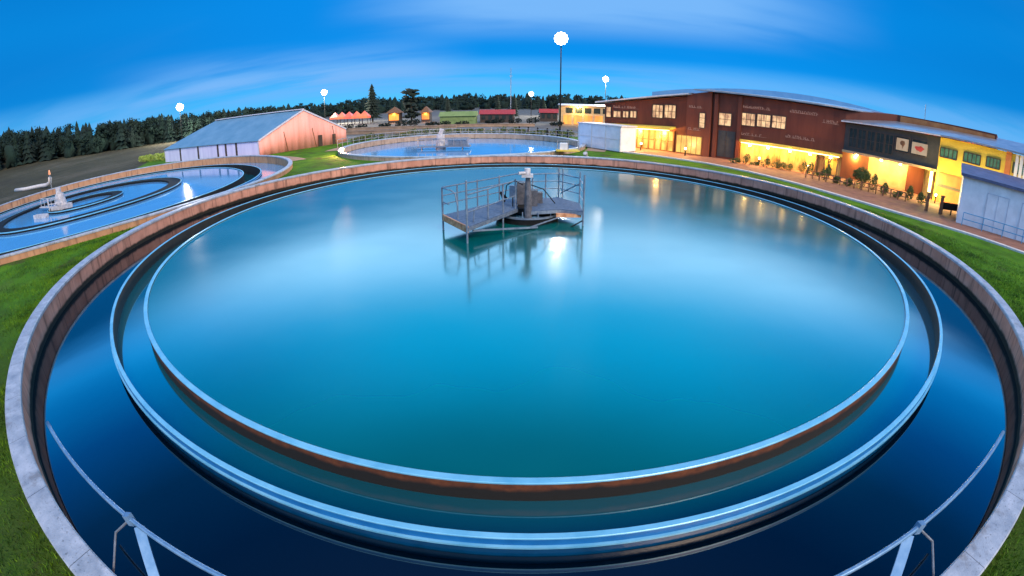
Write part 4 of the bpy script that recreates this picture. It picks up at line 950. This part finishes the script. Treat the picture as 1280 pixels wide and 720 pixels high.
# young pines and bushes scattered along the back of the yard
for k in range(16):
    x = -52 + k * 3.9 + rng.uniform(-1.2, 1.2); y = 112 - abs(k - 9) * .6 + rng.uniform(-8, 4)
    if -21 < x < -11 or 7 < x < 20: y = 104 + rng.uniform(-2, 2)
    h = rng.uniform(.9, 1.9)
    leafy('bush', [(x, y, h * .5), (x + .8, y, h * .6), (x - .9, y + .3, h * .45)], [(1.0, .9, h * .5), (.8, .7, h * .4), (.7, .6, h * .35)], M_leaf, ORD[k] + ' dark bush from the left in the row at the back of the yard', 'bush', 'dark bushes at the back of the yard', 420, .17)
# bollards by the white container
for k in range(6):
    x, y = -1.0 + k * 1.5, 81.5 - k * 1.5
    b = MB(); b.tube([(x, y, 0), (x, y, 1.15)], .16, 10, .14); b.tube([(x, y, 1.15), (x, y, 1.25)], .14, 10, .05)
    tag(b.build('bollard', M_black), ORD[k] + ' dark bollard from the left in the line left of the white container', 'bollard', 'dark bollards in the yard')
# small things at the left edge
bl = empty('beacon_post', (-68, 46.5, 0), 'short post with a small warm beacon at the far left field edge', 'beacon')
pb = (-73.5, 49.0)
MB().tube([(*pb, 0), (*pb, 2.2)], .09, 8).build('post', M_post, bl); MB().tube([(*pb, 2.2), (*pb, 2.9)], .22, 10, .12).build('lens', E_beacon, bl)
pp_ = MB()
pp_.tube([(-92, 52, .35), (-86, 51, .35), (-80, 51.0, .45), (-76.5, 50.0, .5), (-74.2, 49.3, .9), (-73.8, 49.2, 1.7)], .34, 10)
tag(pp_.build('white_pipe', M_kerb, smooth=True), 'thick white pipe lying on the field edge and rising to the beacon', 'pipe')
# pale ground spotlight on the grass
sp_ = MB(); sp_.box((5.9, 48.2, 0), (6.5, 48.7, .12)); sp_.tube([(6.2, 48.45, .12), (6.05, 48.2, .5)], .16, 10, .24); tag(sp_.build('ground_spotlight', M_equip), 'small pale spotlight on the grass below the white container', 'spotlight')

# ================================================================ grass blades near the camera
def blades(n, fn):
    P = fn(n); n = len(P); h = rng.uniform(.05, .13, n); a = rng.uniform(0, 6.283, n); w = rng.uniform(.008, .016, n)
    dx, dy = np.cos(a) * w, np.sin(a) * w; lx, ly = rng.normal(0, .04, n), rng.normal(0, .04, n)
    V = np.stack([np.stack([P[:, 0] - dx, P[:, 1] - dy, np.zeros(n)], 1), np.stack([P[:, 0] + dx, P[:, 1] + dy, np.zeros(n)], 1), np.stack([P[:, 0] + lx, P[:, 1] + ly, h], 1)], 1).reshape(-1, 3)
    return V
def zone(n):
    a = rng.uniform(0, 6.283, n); r = R1 + .02 + rng.exponential(3.2, n); x, y = C1[0] + r * np.sin(a), C1[1] + r * np.cos(a)
    cl = np.array([mnoise.noise((px * .35, py * .35, 0)) for px, py in zip(x, y)]) > rng.uniform(-.7, .35, n) + np.clip((13 - y) / 9, 0, .45)  # blades thin out near the camera, where shade is painted
    k = (y < 40) & (np.hypot(x - C2[0], y - C2[1]) > R2 + .05) & (y > -3) & cl & (x < 26 + (26 - y) * .35) & (x > -33)
    return np.stack([x[k], y[k]], 1)
V = blades(420000, zone)
g = np_mesh('grass', V, np.arange(len(V)).reshape(-1, 3), M_blade); tag(g, 'green grass round the large tank', 'grass', kind='stuff')
